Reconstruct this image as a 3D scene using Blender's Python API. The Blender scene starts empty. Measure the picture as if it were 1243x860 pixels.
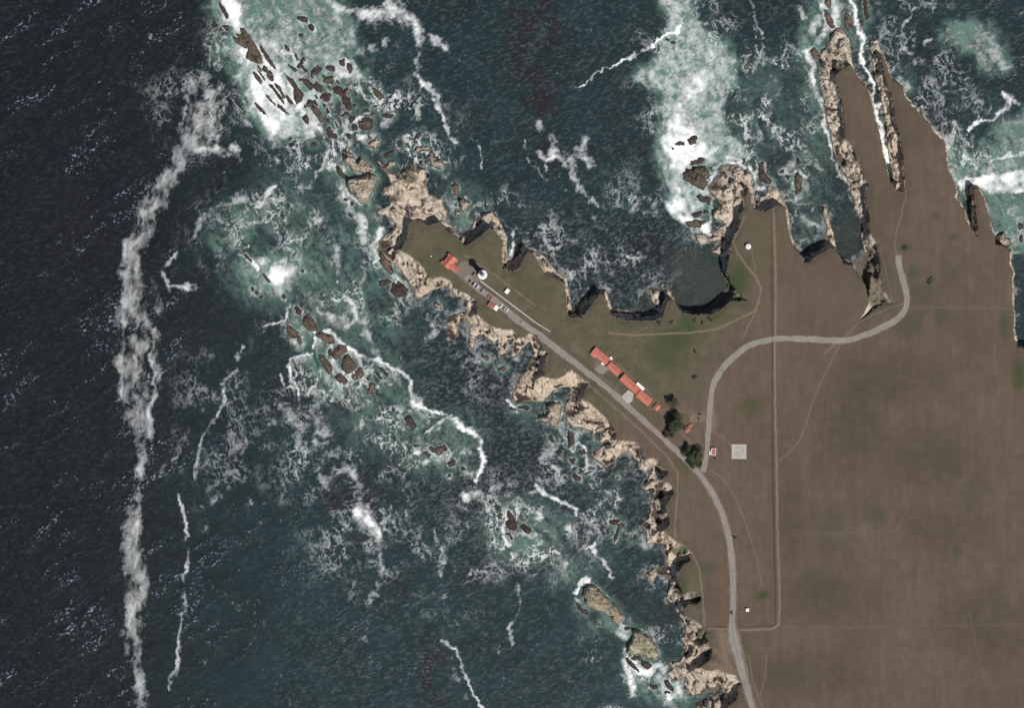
import bpy, math, random
import numpy as np
from mathutils import Vector, Matrix

random.seed(7)
S = 0.93                                   # metres per map unit
MX, MY = 70, 70                            # margin of the fine terrain beyond the plan
X0, Y0, X1, Y1 = -MX, -MY, 1243 + MX, 860 + MY
H = 22.0
C = bpy.context.scene.collection

def wx(px): return (px - 621.5) * S
def wy(py): return (430.0 - py) * S

# ------------------------------------------------------------------ noise
def smooth(a, b, x):
    t = np.clip((x - a) / (b - a), 0, 1)
    return t * t * (3 - 2 * t)

def vnoise(x, y, seed):
    r = np.random.RandomState(seed)
    N = 256
    lat = r.rand(N, N).astype(np.float32)
    xi = np.floor(x).astype(np.int32); yi = np.floor(y).astype(np.int32)
    fx = (x - xi).astype(np.float32); fy = (y - yi).astype(np.float32)
    fx = fx * fx * (3 - 2 * fx); fy = fy * fy * (3 - 2 * fy)
    x0 = xi & 255; x1 = (xi + 1) & 255; y0 = yi & 255; y1 = (yi + 1) & 255
    a = lat[y0, x0] * (1 - fx) + lat[y0, x1] * fx
    b = lat[y1, x0] * (1 - fx) + lat[y1, x1] * fx
    return a * (1 - fy) + b * fy

def fbm(X, Y, scale, octv=4, seed=0, ang=0.0, aniso=1.0, gain=0.5):
    """value noise fbm 0..1; ang (deg, image sense) is the long axis, aniso its stretch"""
    if ang or aniso != 1.0:
        c, s = math.cos(math.radians(ang)), math.sin(math.radians(ang))
        U = (X * c + Y * s) / aniso; V = -X * s + Y * c
    else:
        U, V = X, Y
    out = np.zeros_like(X, dtype=np.float32); amp = 1.0; tot = 0.0; f = 1.0 / scale
    for o in range(octv):
        out += amp * vnoise(U * f + 17.3 * o + seed * 3.7, V * f - 9.1 * o + seed * 1.3, seed * 31 + o)
        tot += amp; amp *= gain; f *= 2.03
    return out / tot

def cells(X, Y, scale, seed, ang=0.0, aniso=1.0):
    """jointed blocks: a constant per cell, and the distance to the nearest joint"""
    c, s_ = math.cos(math.radians(ang)), math.sin(math.radians(ang))
    U = (X * c + Y * s_) / aniso / scale; V = (-X * s_ + Y * c) / scale
    r = np.random.RandomState(seed); ju, jv, jw = (r.rand(256, 256).astype(np.float32) for _ in range(3))
    iu = np.floor(U).astype(np.int32); iv = np.floor(V).astype(np.int32)
    b1 = np.full(U.shape, 9.0, np.float32); b2 = b1.copy(); val = np.zeros_like(b1)
    for du in (-1, 0, 1):
        for dv in (-1, 0, 1):
            a, b = iu + du, iv + dv; k = (b & 255, a & 255)
            d = np.hypot(a + ju[k] - U, b + jv[k] - V).astype(np.float32)
            n = d < b1
            b2 = np.where(n, b1, np.minimum(b2, d)); val = np.where(n, jw[k], val); b1 = np.where(n, d, b1)
    return val, b2 - b1

def ridge(n, k=1.0):
    return 1 - np.abs(2 * n - 1) * k

# ------------------------------------------------------------------ raster helpers
def fill(poly, xs, ys):
    m = np.zeros((len(ys), len(xs)), bool)
    p = np.array(poly, float); q = np.roll(p, -1, 0)
    lo = max(0, int(np.searchsorted(ys, p[:, 1].min()))); hi = min(len(ys), int(np.searchsorted(ys, p[:, 1].max())) + 1)
    for r in range(lo, hi):
        y = ys[r]
        c = (p[:, 1] <= y) != (q[:, 1] <= y)
        if not c.any(): continue
        xc = np.sort(p[c, 0] + (y - p[c, 1]) * (q[c, 0] - p[c, 0]) / (q[c, 1] - p[c, 1]))
        for a, b in zip(xc[0::2], xc[1::2]):
            i, j = np.searchsorted(xs, a), np.searchsorted(xs, b)
            m[r, i:j] = True
    return m

def edt(mask, R, step=1.0):
    """distance to the nearest True, capped at R cells"""
    h, w = mask.shape
    idx = np.arange(w)[None, :]
    left = np.maximum.accumulate(np.where(mask, idx, -10 * R), axis=1)
    right = np.minimum.accumulate(np.where(mask, idx, w + 10 * R)[:, ::-1], axis=1)[:, ::-1]
    d = np.minimum(np.minimum(idx - left, right - idx), 4 * R).astype(np.float32) ** 2
    pad = np.full((h + 2 * R, w), 16.0 * R * R, np.float32); pad[R:R + h] = d
    out = d.copy()
    for k in range(1, R + 1):
        np.minimum(out, pad[R + k:R + k + h] + k * k, out=out)
        np.minimum(out, pad[R - k:R - k + h] + k * k, out=out)
    return np.minimum(np.sqrt(out), R) * step

def sdf(mask, R):
    return edt(~mask, R) - edt(mask, R)     # + inside

xs = np.arange(X0, X1 + 1).astype(float); ys = np.arange(Y0, Y1 + 1).astype(float)
GX, GY = np.meshgrid(xs.astype(np.float32), ys.astype(np.float32))

# ------------------------------------------------------------------ traced plan
PLATEAU = [(1400,424),(1243,423),(1234,421),(1230,400),(1231,385),(1229,370),(1229,352),(1228,340),(1230,332),(1226,322),(1226,305),(1221,300),
 (1208,291),(1204,279.5),(1199,260),(1192,237),(1187,229),(1182,229),(1181,242),(1183,256),(1185,270),(1186,280),(1186,287),(1182,283),(1177,275),(1172,265),(1169,253.5),(1162,243),
 (1158,241),(1161,234),(1158.5,222.5),(1151,208),(1149,195),(1147,174),(1133,161),(1123,145),(1113,135),(1104,126),(1098,117),(1096,105.6),(1083.7,97.4),(1078.8,89),(1077,81),(1071,66),(1067,64),(1069,76),(1072,90),(1076,104),
 (1079.6,112),(1083,125),(1087,151),(1093.4,174),(1096,198),(1099,226),(1097,234),(1090,231),(1086,228),
 (1080.4,221),(1074,198),(1068,170.7),(1064,154.4),(1061,139.8),(1060,133.4),(1055.5,114),(1045.8,99.3),(1036,86.2),(1032,77),(1025,82),(1012.4,91),(1012.4,96),(1017,110.7),(1021.4,123.7),(1023,136.7),(1022.6,140),(1025,154.4),(1024,167.4),(1035,178.8),(1039.7,195),(1047.9,211.4),(1053.6,224.4),(1050,240),(1051.5,253.7),(1055,268),(1055,282),(1062.6,295.6),(1066.7,315),(1070,341),(1071.6,354),(1083,368.8),(1065,371.5),(1060,376),(1050,384),(1040,391),(1048,380),(1054,372),(1053.7,365),(1050.4,346),(1042,334.6),(1034,323),(1022.8,319),(1018.7,307),(1015,299),(1008,301),(1003,303),(992,309),(980.4,319),(976,318),(973,312),(969,307),(961,297),(957,279),(955,263),(950,250),
 (945,248),(938.7,250),(926.4,257),(918,255),(914,252),(911,243),(909.5,230),(908,228),(903,240),(902,254),(897,260.7),(897.6,270),(896,278),(889.5,287.7),(886,299),(884,313),(881,328),(886,343),(896,356),(907,366),(896,366),(885,366),(879.7,371),(870,378),(861.8,382),(844,382),(829,379),(822.8,373),(818.6,366),(815,363),(809,366),(803.7,384),(794,388),(777.6,389),(758,387),(745,383),(740,378),(736,364),(732,357),(728,356),(717.4,370),(704.4,386),(696,386),(690,382),(688,369),(687,356),
 (685,343),(674,337),(661,332),(654.4,320),(648,310),(642,305),(635,312),(631.6,323),(625,329),(617,327),(610.5,325),(609,308.4),(611,294),(603,284),(595,275),(581,287),(565,298),(556,289),(541.6,278),(534,268),(530,270),(520,274),(510.7,269),(500,266),(496,272),(495.6,281),(494,288),(489,297),(486,303),(497,310),(510,321.6),(520,331),(521,338),(534.6,336),(547.6,341),(554,351),(567,357),(574,362),(579,366.5),(579,381),(586,389),(596,396),(609,399),(620.6,400.7),(628,406),(636,410),(643,405),(650,407.7),(656,417),(660,426),(664.6,428),(661.5,440),(660,456),(668,460),(677.6,458),(687,453),(694,449),(707,459),(714,466),(708,477.6),(705,485),(718,492),(736,508),(742,517),(748,527),(745.5,535),(757.6,535),(770.7,537),(780,545),(784,554),(798,558),(806,568),(811,573),(804,581),(815,590),(818,599),(810,608.6),(806,615),(812,629),(811,637),(804,645),(814.6,653),(828.6,663.5),(838,671.6),(838,680),(829,685),(820,697.6),(822,707.4),(829,722),(836.7,717),(848,720.4),(851,727),(845,734),(835,733),(829,738),(828.6,747),(846.5,755.8),(858,768.8),(858,780),(864,790),(861,801),(847,811),(858,813),(871,812.8),(892,821),(898.5,830.7),(894,848.6),(884,856),(880,880),(868,930),(855,1000),(1400,1000)]
SHORE = [(1400,420),(1243,420),(1238,420),(1233,399),(1234,385),(1232.5,370),(1233,352),(1231,340),(1233.5,332),(1230,322),(1230,305),(1226,301),
 (1208,296),(1207.5,279.5),(1201,260),(1195,238),(1192,228),(1187,223),(1180,224),(1176,232),(1178,245),(1180,262),(1180.5,274),(1179,272),(1176,264),(1172,253),(1166,243),
 (1163.5,240),(1164,233),(1161,222.5),(1153.5,208),(1151.5,195),(1149.5,174),(1138,157),(1127,143),(1118,133),(1108,123),(1101,115),(1098,104.5),(1085.7,95.4),(1081,88),(1079.5,80),(1072,61),(1066.5,46),(1061,45),(1056,53),(1059,72),(1063,91),(1068,111),(1072,124),(1074,136),(1077,151),(1078,165),(1079,180),(1082,198),(1084,212),(1085.5,219),
 (1081.8,221),(1076.5,198),(1070.5,170.7),(1066.5,154.4),(1063.5,139.8),(1062.5,133.4),(1058,113),(1048.8,98.3),(1039,85.2),(1036,76.5),(1034.5,62),(1032,45.6),(1024,31.5),(1015,33),(1009,42),(1004,54),(998,59),(994,68),(997,75),(1000,80),(995,81),(993,91),(999,110.7),(1001,130),(1001.5,135),(1004,148),(1010,160),(1009,166),(1012,183.7),(1023.5,208),(1033,224.4),(1034,234),(1037,242),(1038,252),(1046,270),(1049,278),(1045,283),(1049,299),(1047,309),(1036,316),(1022,313),(1016,305),
 (1014.6,293),(1010.7,274),(1006,255),(1003,248),(999,248),(1000,264.6),(1004,279),(1001.5,291),(992,299),(979,308),(970,302),(963,290),(959,277),(958,263),(958,254),
 (952,242),(944.7,228),(938,224),(933,226.5),(932,234),(923,238),(921,245),(918,247),(915.5,240),(914,226.5),(913,210),(908,204.5),(904,208),(900,203),(892,198.5),(886.5,200),(884,206),(879,198.5),(874.4,206),(875,213),(866,217),(861,229),(865,238),(874,245),(876,249),(864.6,256),(866,264),(876,268),(881,272),(868,277),(862,282),(870,286),(861,288),(855,283),(844,284),(846,291),(852,298),(863,294),(872,291),(875,297),(866,303.5),(864,306),(874,309.5),(878,322),(877,332),(884.6,345),(880,354),(870,365),(853.7,377),(844,379),(829,375),(820,368),(818,360),(810,346),(806,349),(806,362),(801,372),(802,355),(798,347),(787,349),(790,363),(796,371),(793,378),(777,379),(760,376),(750,374.5),(744,377),(739,363),(736,352),(730.5,351.5),(722,355),(711,360),(701,370),(695,378),(692,368),(691,356),
 (688,337),(676,329),(661,311),(646,298.6),(636,296),(630,302),(624,312),(618,320),(614.5,320),(616,305),(615.5,289),(606.6,267),(597,255.5),(585,259),(576,268),(572,276),(562,284),(556,280),(543.5,271),(540,264),(545,257),(540,253),(536.5,239),(520,234.6),(517,218),(518,205),(504,199),(491,203),(483,212),(470,204),(457,190.7),(453.7,192),(468,211),(474,223),(464,226),(465,236),(473,238),(471,249),(455,254),(457,262),(466,261),(474,268),(480,271),(474,279),(467,284),(459,293),(460,302),(471,315),(487,328),(492,338),(499,347.6),(503.7,361),(512,362),(528,351),(541,347.6),(547.6,357),(556,360),(564.5,366),(565,378),(557,379),(544,384),(541,391),(543,408),(551,417),(555.5,401),(560,383),(565,391),(569,398),(568.6,420),(575,425),(578,410),(586,405.5),(600,418.6),(605,412),(604.4,429),(610,435),(617,430),(615,414),(624,410),(619,433.7),(625.6,435),(634,422),(643.5,413),(648,427),(645,435),(637,451.6),(627,464.6),(620.7,481),(627,490.7),(640,487.4),(659.7,489),(671,474.4),(684,471),(692,471),(693,482),(687,490.7),(686,509),(696,519),(716,524),(720,532),(724,526),(738,519),(741,520),(726,531),(728,540),(738,536),(742,539),(728,544),(716,553),(735,569.5),(744.6,563),(757.6,548),(766,553),(774,559.7),(775.5,571),(783.7,574),(790,567),(793,570),(785,584),(779,592),(782,597),(795,593),(793,605),(789.5,613),(791,621),(784.6,631),(778,639),(784.6,647),(784.6,663.5),(792,660),(804,662),(806,674),(807.4,687),(797.6,689.5),(783,699),(792,710.6),(798,699),(811,702),(814,714),(809,727),(814,733),(820,732),(820,744.4),(830,753),(833,768.8),(827,777),(833,787),(826,804),(818,805),(811,803),(811,808),(817,812.8),(809,819),(818.8,830.7),(832,823),(830,836),(838,847),(849.7,846),(862,843),(872.5,840.4),(874,834),(878,842),(860,847.5),(849,852),(845,857),(846,864),(848,880),(838,930),(825,1000),(1400,1000)]
BEACH = [[(845,386),(862,384),(880,372),(890,357),(884,344),(872,358),(858,372),(840,377)], [(742,382),(760,386),(796,385),(800,376),(760,374),(742,374)],
 [(850,840),(872,828),(882,836),(876,850),(850,854)], [(1018,300),(1052,300),(1056,345),(1052,372),(1046,345),(1036,326)], [(967,302),(1000,295),(1004,300),(980,314)],
 [(794,660),(808,660),(812,690),(800,692)], [(694,374),(703,366),(716,356),(708,372),(700,382)]]

mP = fill(PLATEAU, xs, ys); mS = fill(SHORE, xs, ys)
R = 44
nA = fbm(GX, GY, 9, 4, 1) - 0.5
nB = fbm(GX, GY, 26, 4, 2) - 0.5
nStr = fbm(GX, GY, 5.0, 4, 3, ang=52, aniso=5) - 0.5        # tilted strata of the rock
nJ = fbm(GX, GY, 3.6, 3, 8) - 0.5
sS = sdf(mS, R) + nA * 3.4 + nJ * 2.6
sP = sdf(mP, R) + nA * 3.6 + nB * 3.0 + nJ * 2.0
inner = np.clip(sP, 0, 12)
ds = np.clip(sS, 0, None); dp = np.clip(-sP, 0, None)
t = ds / np.maximum(ds + dp, 0.5)
hv = H + (fbm(GX, GY, 120, 3, 5) - 0.5) * 3.0 + (fbm(GX, GY, 14, 3, 6) - 0.5) * 0.5
hv -= 1.3 * (1 - smooth(0, 9, inner))
def blur(a, k):
    for ax in (0, 1):
        c = np.cumsum(np.pad(a, [(k + 1, k) if i == ax else (0, 0) for i in (0, 1)], mode='edge'), axis=ax, dtype=np.float64)
        a = (np.take(c, range(2 * k + 1, c.shape[ax]), ax) - np.take(c, range(0, c.shape[ax] - 2 * k - 1), ax)) / (2 * k + 1)
    return a.astype(np.float32)
gy_, gx_ = np.gradient(blur(sdf(mP, R).astype(np.float32), 3))
face = (-gx_ * -.6 + -gy_ * -.8)                      # cliffs that look north-west drop sheer to a low ledge
sheer = smooth(.15, .65, blur(face.astype(np.float32), 2)) * (1 - smooth(9, 17, dp))
for cx_, cy_, r_ in ((1022,82,16),(892,232,16),(905,232,7),(470,265,10),(500,262,8),(1004,120,9),(872,255,14),(1058,345,34),(1080,370,12)):
    sheer = sheer * (1 - np.exp(-(np.hypot(GX - cx_, GY - cy_) / r_) ** 4))
for cx_, cy_, rx_, ry_ in ((845,385,50,22),(770,386,34,14),(880,345,24,30)):
    sheer = sheer * (1 - .75 * np.exp(-(((GX - cx_) / rx_) ** 2 + ((GY - cy_) / ry_) ** 2) ** 2))
PEAKS = [(482,257,11,11),(466,258,7,7),(490,238,9,9),(503,238,12,8),(514,232,6,9),(531,246,9,9),(520,244,8,8),(470,231,6,7),(476,210,6,7),(462,197,4,5),(511,210,9,10),(497,215,10,10),(485,222,6,8),
 (1017,45,8,11),(1022,58,10,14),(1027,72,8,15),(1012,66,9,12),(1009,80,8,12),(1003,64,6,8),(1003,95,7,9),(1008,122,6,10),(1016,150,7,11),(1063,56,4.5,10),(1066,72,4.5,12),(1069,92,4.5,12),(1073,112,4.5,12),(1075,128,4.5,10),(1086,180,4,9),(1088,200,4,9),(1091,218,4,9),
 (1002,256,4,8),(1004,268,4,9),(1008,280,4.5,10),(1012,291,4.5,13),(851,290,9,5),(868,290,7,8),(800,354,5,10),(801,366,4,9),(813,354,5,11),
 (893,229,7,11),(883,236,6,10),(874,234,5,8),(872,260,8,10),(880,258,6,12),(890,245,7,9),(905,228,4,12),(888,213,9,4.5),(878,216,8,4.5),(900,212,7,5),(930,236,6,9),(940,236,7,10),(948,246,5,12)]
PK = np.zeros_like(t)
for cx_, cy_, r_, h_ in PEAKS: np.maximum(PK, h_ * np.exp(-(np.hypot(GX + nA * 8 - cx_, GY + nB * 8 - cy_) / (r_ * 1.15)) ** 3), out=PK)
band = np.minimum(hv * t ** 0.85, 2.2 + ds * 1.75)
wob = np.clip(4 * t * (1 - t), 0, 1) * smooth(0.5, 4, ds)
nC = fbm(GX, GY, 15, 4, 9, ang=52, aniso=1.6)
cv, ce = cells(GX + nA * 5, GY + nB * 7, 7.5, 91, 52, 1.9); cv2, ce2 = cells(GX + nJ * 2, GY + nA * 3, 3.4, 92, 52, 1.8)
band += wob * (nStr * 12 + nB * 10 + (cv - .5) * 10 + (cv2 - .5) * 2.2 - 3.5 * (1 - smooth(.02, .22, ce)) - 8 * smooth(.72, .97, ridge(nC)))
low = .5 + 3.0 * cv2 * wob + 4.5 * np.clip(t, 0, 1) ** 1.6 * (.6 + 1.2 * nC) + np.clip(nStr, 0, 1) * 6 * wob
band = band * (1 - sheer) + np.minimum(band, low) * sheer
band = np.maximum(band, PK * (.72 + nStr * 1.3 + (cv - .5) * .7 + (cv2 - .5) * .25) * smooth(0, 3.5, ds))
terr = np.floor(band / 2.6) * 2.6
band = band * 0.55 + (terr + 2.6 * smooth(0.55, 1.0, (band - terr) / 2.6)) * 0.45
HZ = np.where(sP > 0, hv, np.clip(band, 0.15, None))
HZ = np.where(sS > 0, HZ, np.clip(sS, -6, 0) * 0.6)
mB = np.zeros_like(mP)
for b in BEACH: mB |= fill(b, xs, ys)
sB = sdf(mB, 12)
bh = np.where(sS > 0, 0.25 + 0.06 * ds, HZ)
wB = smooth(-1, 4, sB + nA * 7 + nB * 5) * (sP < 0)
HZ = HZ * (1 - wB) + np.minimum(bh, HZ) * wB
HZ = HZ.astype(np.float32)

def hz(px, py):
    i = min(max(px - X0, 0), X1 - X0 - 1.001); j = min(max(py - Y0, 0), Y1 - Y0 - 1.001)
    a, b = int(i), int(j); u, v = i - a, j - b
    return float((HZ[b, a] * (1 - u) + HZ[b, a + 1] * u) * (1 - v) + (HZ[b + 1, a] * (1 - u) + HZ[b + 1, a + 1] * u) * v)
def P(px, py, dz=0.0): return (wx(px), wy(py), hz(px, py) + dz)

# ------------------------------------------------------------------ mask painting (what grows or lies where)
def stroke(out, pts, w, s=1.0, soft=1.0):
    pts = [p if len(p) > 2 else (p[0], p[1], w) for p in pts]
    for (ax, ay, aw), (bx, by, bw) in zip(pts[:-1], pts[1:]):
        m = 3.4 * max(aw, bw) + 3
        i0 = int(max(0, min(ax, bx) - m - X0)); i1 = int(min(len(xs), max(ax, bx) + m - X0 + 1))
        j0 = int(max(0, min(ay, by) - m - Y0)); j1 = int(min(len(ys), max(ay, by) + m - Y0 + 1))
        if i1 <= i0 or j1 <= j0: continue
        gx, gy = WX[j0:j1, i0:i1], WY[j0:j1, i0:i1]
        dx, dy = bx - ax, by - ay; L2 = dx * dx + dy * dy + 1e-6
        u = np.clip(((gx - ax) * dx + (gy - ay) * dy) / L2, 0, 1)
        d = np.hypot(gx - ax - u * dx, gy - ay - u * dy)
        ww = aw + (bw - aw) * u
        v = s * np.exp(-(d / np.maximum(ww, .4) / (.62 + .35 * soft)) ** 2)
        np.maximum(out[j0:j1, i0:i1], v, out=out[j0:j1, i0:i1])
def blob(out, cx, cy, r, s=1.0, ry=None, ang=0):
    ry = ry or r; m = 2 * max(r, ry)
    i0 = int(max(0, cx - m - X0)); i1 = int(min(len(xs), cx + m - X0)); j0 = int(max(0, cy - m - Y0)); j1 = int(min(len(ys), cy + m - Y0))
    if i1 <= i0 or j1 <= j0: return
    gx, gy = WX[j0:j1, i0:i1] - cx, WY[j0:j1, i0:i1] - cy
    c, si = math.cos(math.radians(ang)), math.sin(math.radians(ang))
    d = np.hypot((gx * c + gy * si) / r, (-gx * si + gy * c) / ry)
    np.maximum(out[j0:j1, i0:i1], s * (1 - smooth(0.3, 1.6, d)), out=out[j0:j1, i0:i1])
def area(out, poly, s=1.0, soft=8):
    d = sdf(fill(poly, xs, ys), int(soft * 2.5))
    np.maximum(out, s * smooth(-soft, soft * 0.9, d + nA * soft * 1.5 + nB * soft * 2.6), out=out)

w1 = fbm(GX, GY, 22, 4, 11) - 0.5; w2 = fbm(GX, GY, 22, 4, 12) - 0.5
w3 = fbm(GX, GY, 5, 3, 13) - 0.5; w4 = fbm(GX, GY, 5, 3, 14) - 0.5
Z = lambda: np.zeros_like(GX, dtype=np.float32)

# --- land masks
WX = GX + w3 * 1.6; WY = GY + w4 * 1.6
track = Z(); green = Z(); olive = Z(); gravel = Z(); darkveg = Z()
area(olive, [(480,255),(560,270),(640,290),(700,345),(735,350),(830,365),(900,350),(915,372),(870,420),(850,470),(720,520),(660,470),(640,420),(560,380),(470,310)], 1.0, 14)
area(olive, [(830,560),(818,640),(845,670),(850,720),(870,790),(850,830),(815,740),(800,640)], .8, 10)
area(olive, [(885,190),(945,220),(958,300),(925,360),(880,300)], .6, 12)
area(olive, [(955,300),(1050,320),(1040,380),(960,380)], .35, 20)
area(olive, [(470,190),(540,240),(530,262),(480,240)], 1.0, 6)
area(olive, [(1008,76),(1036,76),(1034,90),(1012,96)], 1.0, 4)
for a in [(818,412,26,.75,17,-10),(805,432,24,.6,14,30),(895,340,14,.95,26,15),(835,395,10,.8,14,-40),(1043,333,5,.9,12,-20),(1097,300,6,.8),(1110,330,8,.6),(1129,340,5,.8),(1120,355,14,.35),
          (1100,395,16,.35),(1142,385,12,.35),(1150,330,10,.25),(1235,455,8,.8,20),(1220,395,7,.55,16),(910,492,18,.45,12,-20),(1045,480,12,.3),(925,723,9,.8,5,-20),(1180,598,16,.3),(1135,755,0.1,.1),
          (1160,671,8,.45),(1065,628,12,.35),(1010,640,14,.3,24),(985,700,12,.3),(1155,288,6,.5),(1135,262,5,.45),(855,690,14,.45,8,0),(830,565,12,.4,8,40),(780,460,18,.25,10,40),(720,470,18,.3,10,40),(660,500,8,.2),
          (560,290,30,.25,16,20),(530,320,20,.25),(640,345,30,.25,16,30),(760,395,20,.3,8,0),(870,385,16,.4,6,-20),(800,690,8,.3),(826,712,8,.7,12),(826,668,11,.5),(845,728,7,.5),(850,770,8,.6,10),(858,795,8,.5)]:
    blob(green, *(a[:3] + (min(1, a[3] * 1.25),) + a[4:]))
blob(darkveg, 1040, 520, 60, .0)
for a in [(1000,730,60,.35,30,0),(1120,560,70,.3,40,10),(1030,520,40,.35,60,0),(1140,640,50,.25,30,0),(1080,460,70,.3,30,-5),(960,620,16,.3,60,0),(1190,760,60,.35,40,0),(980,820,60,.3,30,0)]:
    blob(darkveg, *(a[:3] + (a[3] * 2.2,) + a[4:]))
for w, s, pts in [
 (1.5,1.0,[(938,255),(940,300),(941,360),(940,420),(940,480),(942,560),(943,640),(945,700),(946,740),(944,759),(936,764),(900,765)]),
 (1.1,.8,[(905,765),(860,763)]),(.7,.2,[(946,762),(1040,762),(1140,759),(1310,759)]),(.8,.2,[(945,650),(1020,648),(1100,645)]),
 (1.2,.8,[(740,405),(770,407),(800,406),(840,404),(870,400),(895,388),(915,378),(921,365),(923,350),(918,338),(905,322),(893,305),(890,293),(893,285),(900,272),(903,262)]),
 (1.0,.6,[(923,350),(921,368),(912,388),(900,412)]),(.8,.5,[(918,338),(914,318),(912,304)]),
 (1.4,.6,[(686,450),(720,472),(743,492),(780,525),(810,555),(822,575),(822,600),(818,640),(820,655),(840,672),(848,690),(852,720),(855,760)]),
 (1.1,.45,[(1022,412),(1008,440),(995,465),(985,490),(976,520),(970,535),(955,552),(944,560)]),
 (1.2,.6,[(1040,393),(1022,412),(1000,428)]),(1.0,.55,[(1040,393),(1060,382),(1083,372),(1100,368)]),(.8,.45,[(1083,368),(1078,345),(1072,318),(1066,290)]),
 (1.0,.55,[(1089,312),(1085,300),(1087,280),(1093,262),(1098,240),(1100,228)]),
 (.9,.5,[(862,570),(880,584),(895,610),(908,645),(918,680),(925,712)]),(1.0,.5,[(866,524),(880,534),(890,543)]),
 (.8,.18,[(1115,592),(1100,620),(1085,650)]),(.8,.14,[(1012,640),(1020,680),(1028,710)]),(.9,.2,[(1175,740),(1185,790),(1195,830)]),(.7,.3,[(1105,374),(1150,373),(1230,375)]),(.7,.18,[(1210,370),(1205,430),(1215,500)]),
 (1.0,.45,[(930,795),(928,820),(922,845)]),(1.0,.4,[(908,795),(914,830),(925,860)]),
 (.9,.7,[(565,310),(600,334),(630,356),(650,372)]),(1.6,.35,[(790,497),(815,499),(838,500),(858,508)]),(2.2,.35,[(800,500),(826,525),(845,545)]),
 (1.0,.4,[(722,452),(745,470),(760,486)]),(.8,.5,[(743,476),(756,460),(768,448)]),(.8,.5,[(742,436),(760,452),(783,472),(800,490)]),
 (5,.5,[(868,790),(884,805),(890,822)]),(7,.55,[(875,770),(880,800)]),(4,.4,[(850,805),(868,806)])]:
    stroke(track, pts, w * .95, min(1, s * 1.15), .6)
for a in [(730,445,9,.6,5,40),(850,507,9,.55,6,0),(862,511,7,.6,14,0),(842,507,6,.5),(700,425,10,.3,5,40),(880,815,14,.5,8,20)]:
    blob(track, *a)
stroke(darkveg, [(936,250),(937,400),(937,560),(940,700),(941,758)], 1.6, .9, .5)
stroke(darkveg, [(856,761.5),(884,761.5)], 1.0, .7, .5)

rock = smooth(0.6, -1.6, sP + nA * 2.5)
vegslope = Z()
for a in [(828,690,10,.9,9,0),(828,715,9,.9,14,0),(1050,345,6,.5,30,-10),(896,352,14,1,26,20),(826,668,12,.8,7,0),(846,728,8,.8),(852,770,9,.9,12,0),(860,793,7,.7),(886,372,14,1,9,-20),(868,386,20,1,7,-20),(838,384,14,.9,6,0),(775,390,20,.7,5,0),(884,350,8,.9,16,-20),(808,600,6,.5),(808,570,6,.5),(806,625,7,.6,14,0),(842,724,9,.7),
          (1022,82,14,.9,8,0),(497,215,11,1,8,0),(500,205,12,.7,6,0),(477,200,8,.3),(512,240,16,.4,8,20),(1023,194,4,.9,9,-30),(1077,90,4,.9,16,-15),(1060,345,15,1,44,-8),(1046,330,8,.6,16,-20),(1076,368,10,.9,6,10),(1024,316,18,.5,8,0),(978,316,6,.6),(964,300,5,.5),(890,310,6,.7,20,0),(545,352,18,.35,6,20),(497,300,8,.4)]:
    blob(vegslope, *a)
rock = np.clip(rock * (1 - 0.85 * smooth(0.25, 0.8, vegslope + nA)), 0, 1)
olive = np.maximum(olive, smooth(0.2, 0.7, vegslope))
sand = np.clip(smooth(0.5, 4, sB + nA * 8 + nB * 6) * (sP < 0.5) * (sS > 0) * (HZ < 3.2), 0, 1).astype(np.float32)

# --- water masks
w5 = fbm(GX, GY, 2.4, 2, 15) - 0.5; w6 = fbm(GX, GY, 2.4, 2, 16) - 0.5
WX = GX + w1 * 15 + w3 * 5 + w5 * 3; WY = GY + w2 * 15 + w4 * 5 + w6 * 3
D = Z()
aer = Z(); kelp = Z(); silt = Z()
def F(w, s, *pts):
    if w >= 5: stroke(D, list(pts), w * 1.25, s * .93, 1.5)
    else: stroke(D, list(pts), w * 1.1, s * .92, 1.1)
# offshore breaker, long white belt
stroke(D, [(250,115,30),(240,165,28),(214,200,21),(190,237,21),(172,265,21),(157,300,20),(160,350,24),(160,390,28),(157,430,33),(161,475,32),(168,510,24),(173,545,11),(164,600,9),(158,665,18),(162,705,20),(158,770,17),(165,820,12),(172,930,10)], 20, .60, 1.5)
stroke(D, [(188,400,9),(187,440,9),(186,480,9),(180,520,8)], 8, .6, 1.3)
F(20,.56,(262,110,20),(255,140,24),(245,168,24),(228,188,20),(212,203,13),(190,235,13),(173,262,12),(156,295,11),(155,320,12),(157,350,14),(154,390,18),(150,430,22),(154,470,24),(160,500,22),(168,522,13),(174,545,8),(170,585,6),(162,625,7),(155,670,10),(158,700,13),(160,730,10),(150,775,13),(160,800,10),(167,840,8),(172,930,7))
F(7,.68,(240,165),(222,188),(206,205),(188,238),(170,265),(153,296),(152,340),(148,400),(145,440),(150,480))
F(6,.85,(240,178),(262,185),(285,180)); F(6,.6,(225,120),(240,100),(255,85)); F(6,.6,(215,160),(220,130)); F(8,.55,(270,120),(285,150),(268,165))
F(4,.7,(213,302),(196,329),(203,349),(236,347)); F(8,.5,(179,336),(189,366),(190,390),(184,410)); F(4,.75,(184,400),(182,437),(184,494),(176,521),(174,560),(166,600),(163,660)); F(6,.5,(172,690),(176,720),(170,760))
F(3.5,.7,(294,420),(287,444),(270,467),(270,494),(250,518),(241,552),(236,580)); F(6,.5,(292,435),(284,455)); F(5,.5,(262,597),(250,641)); F(6,.45,(258,598),(276,604))
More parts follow.
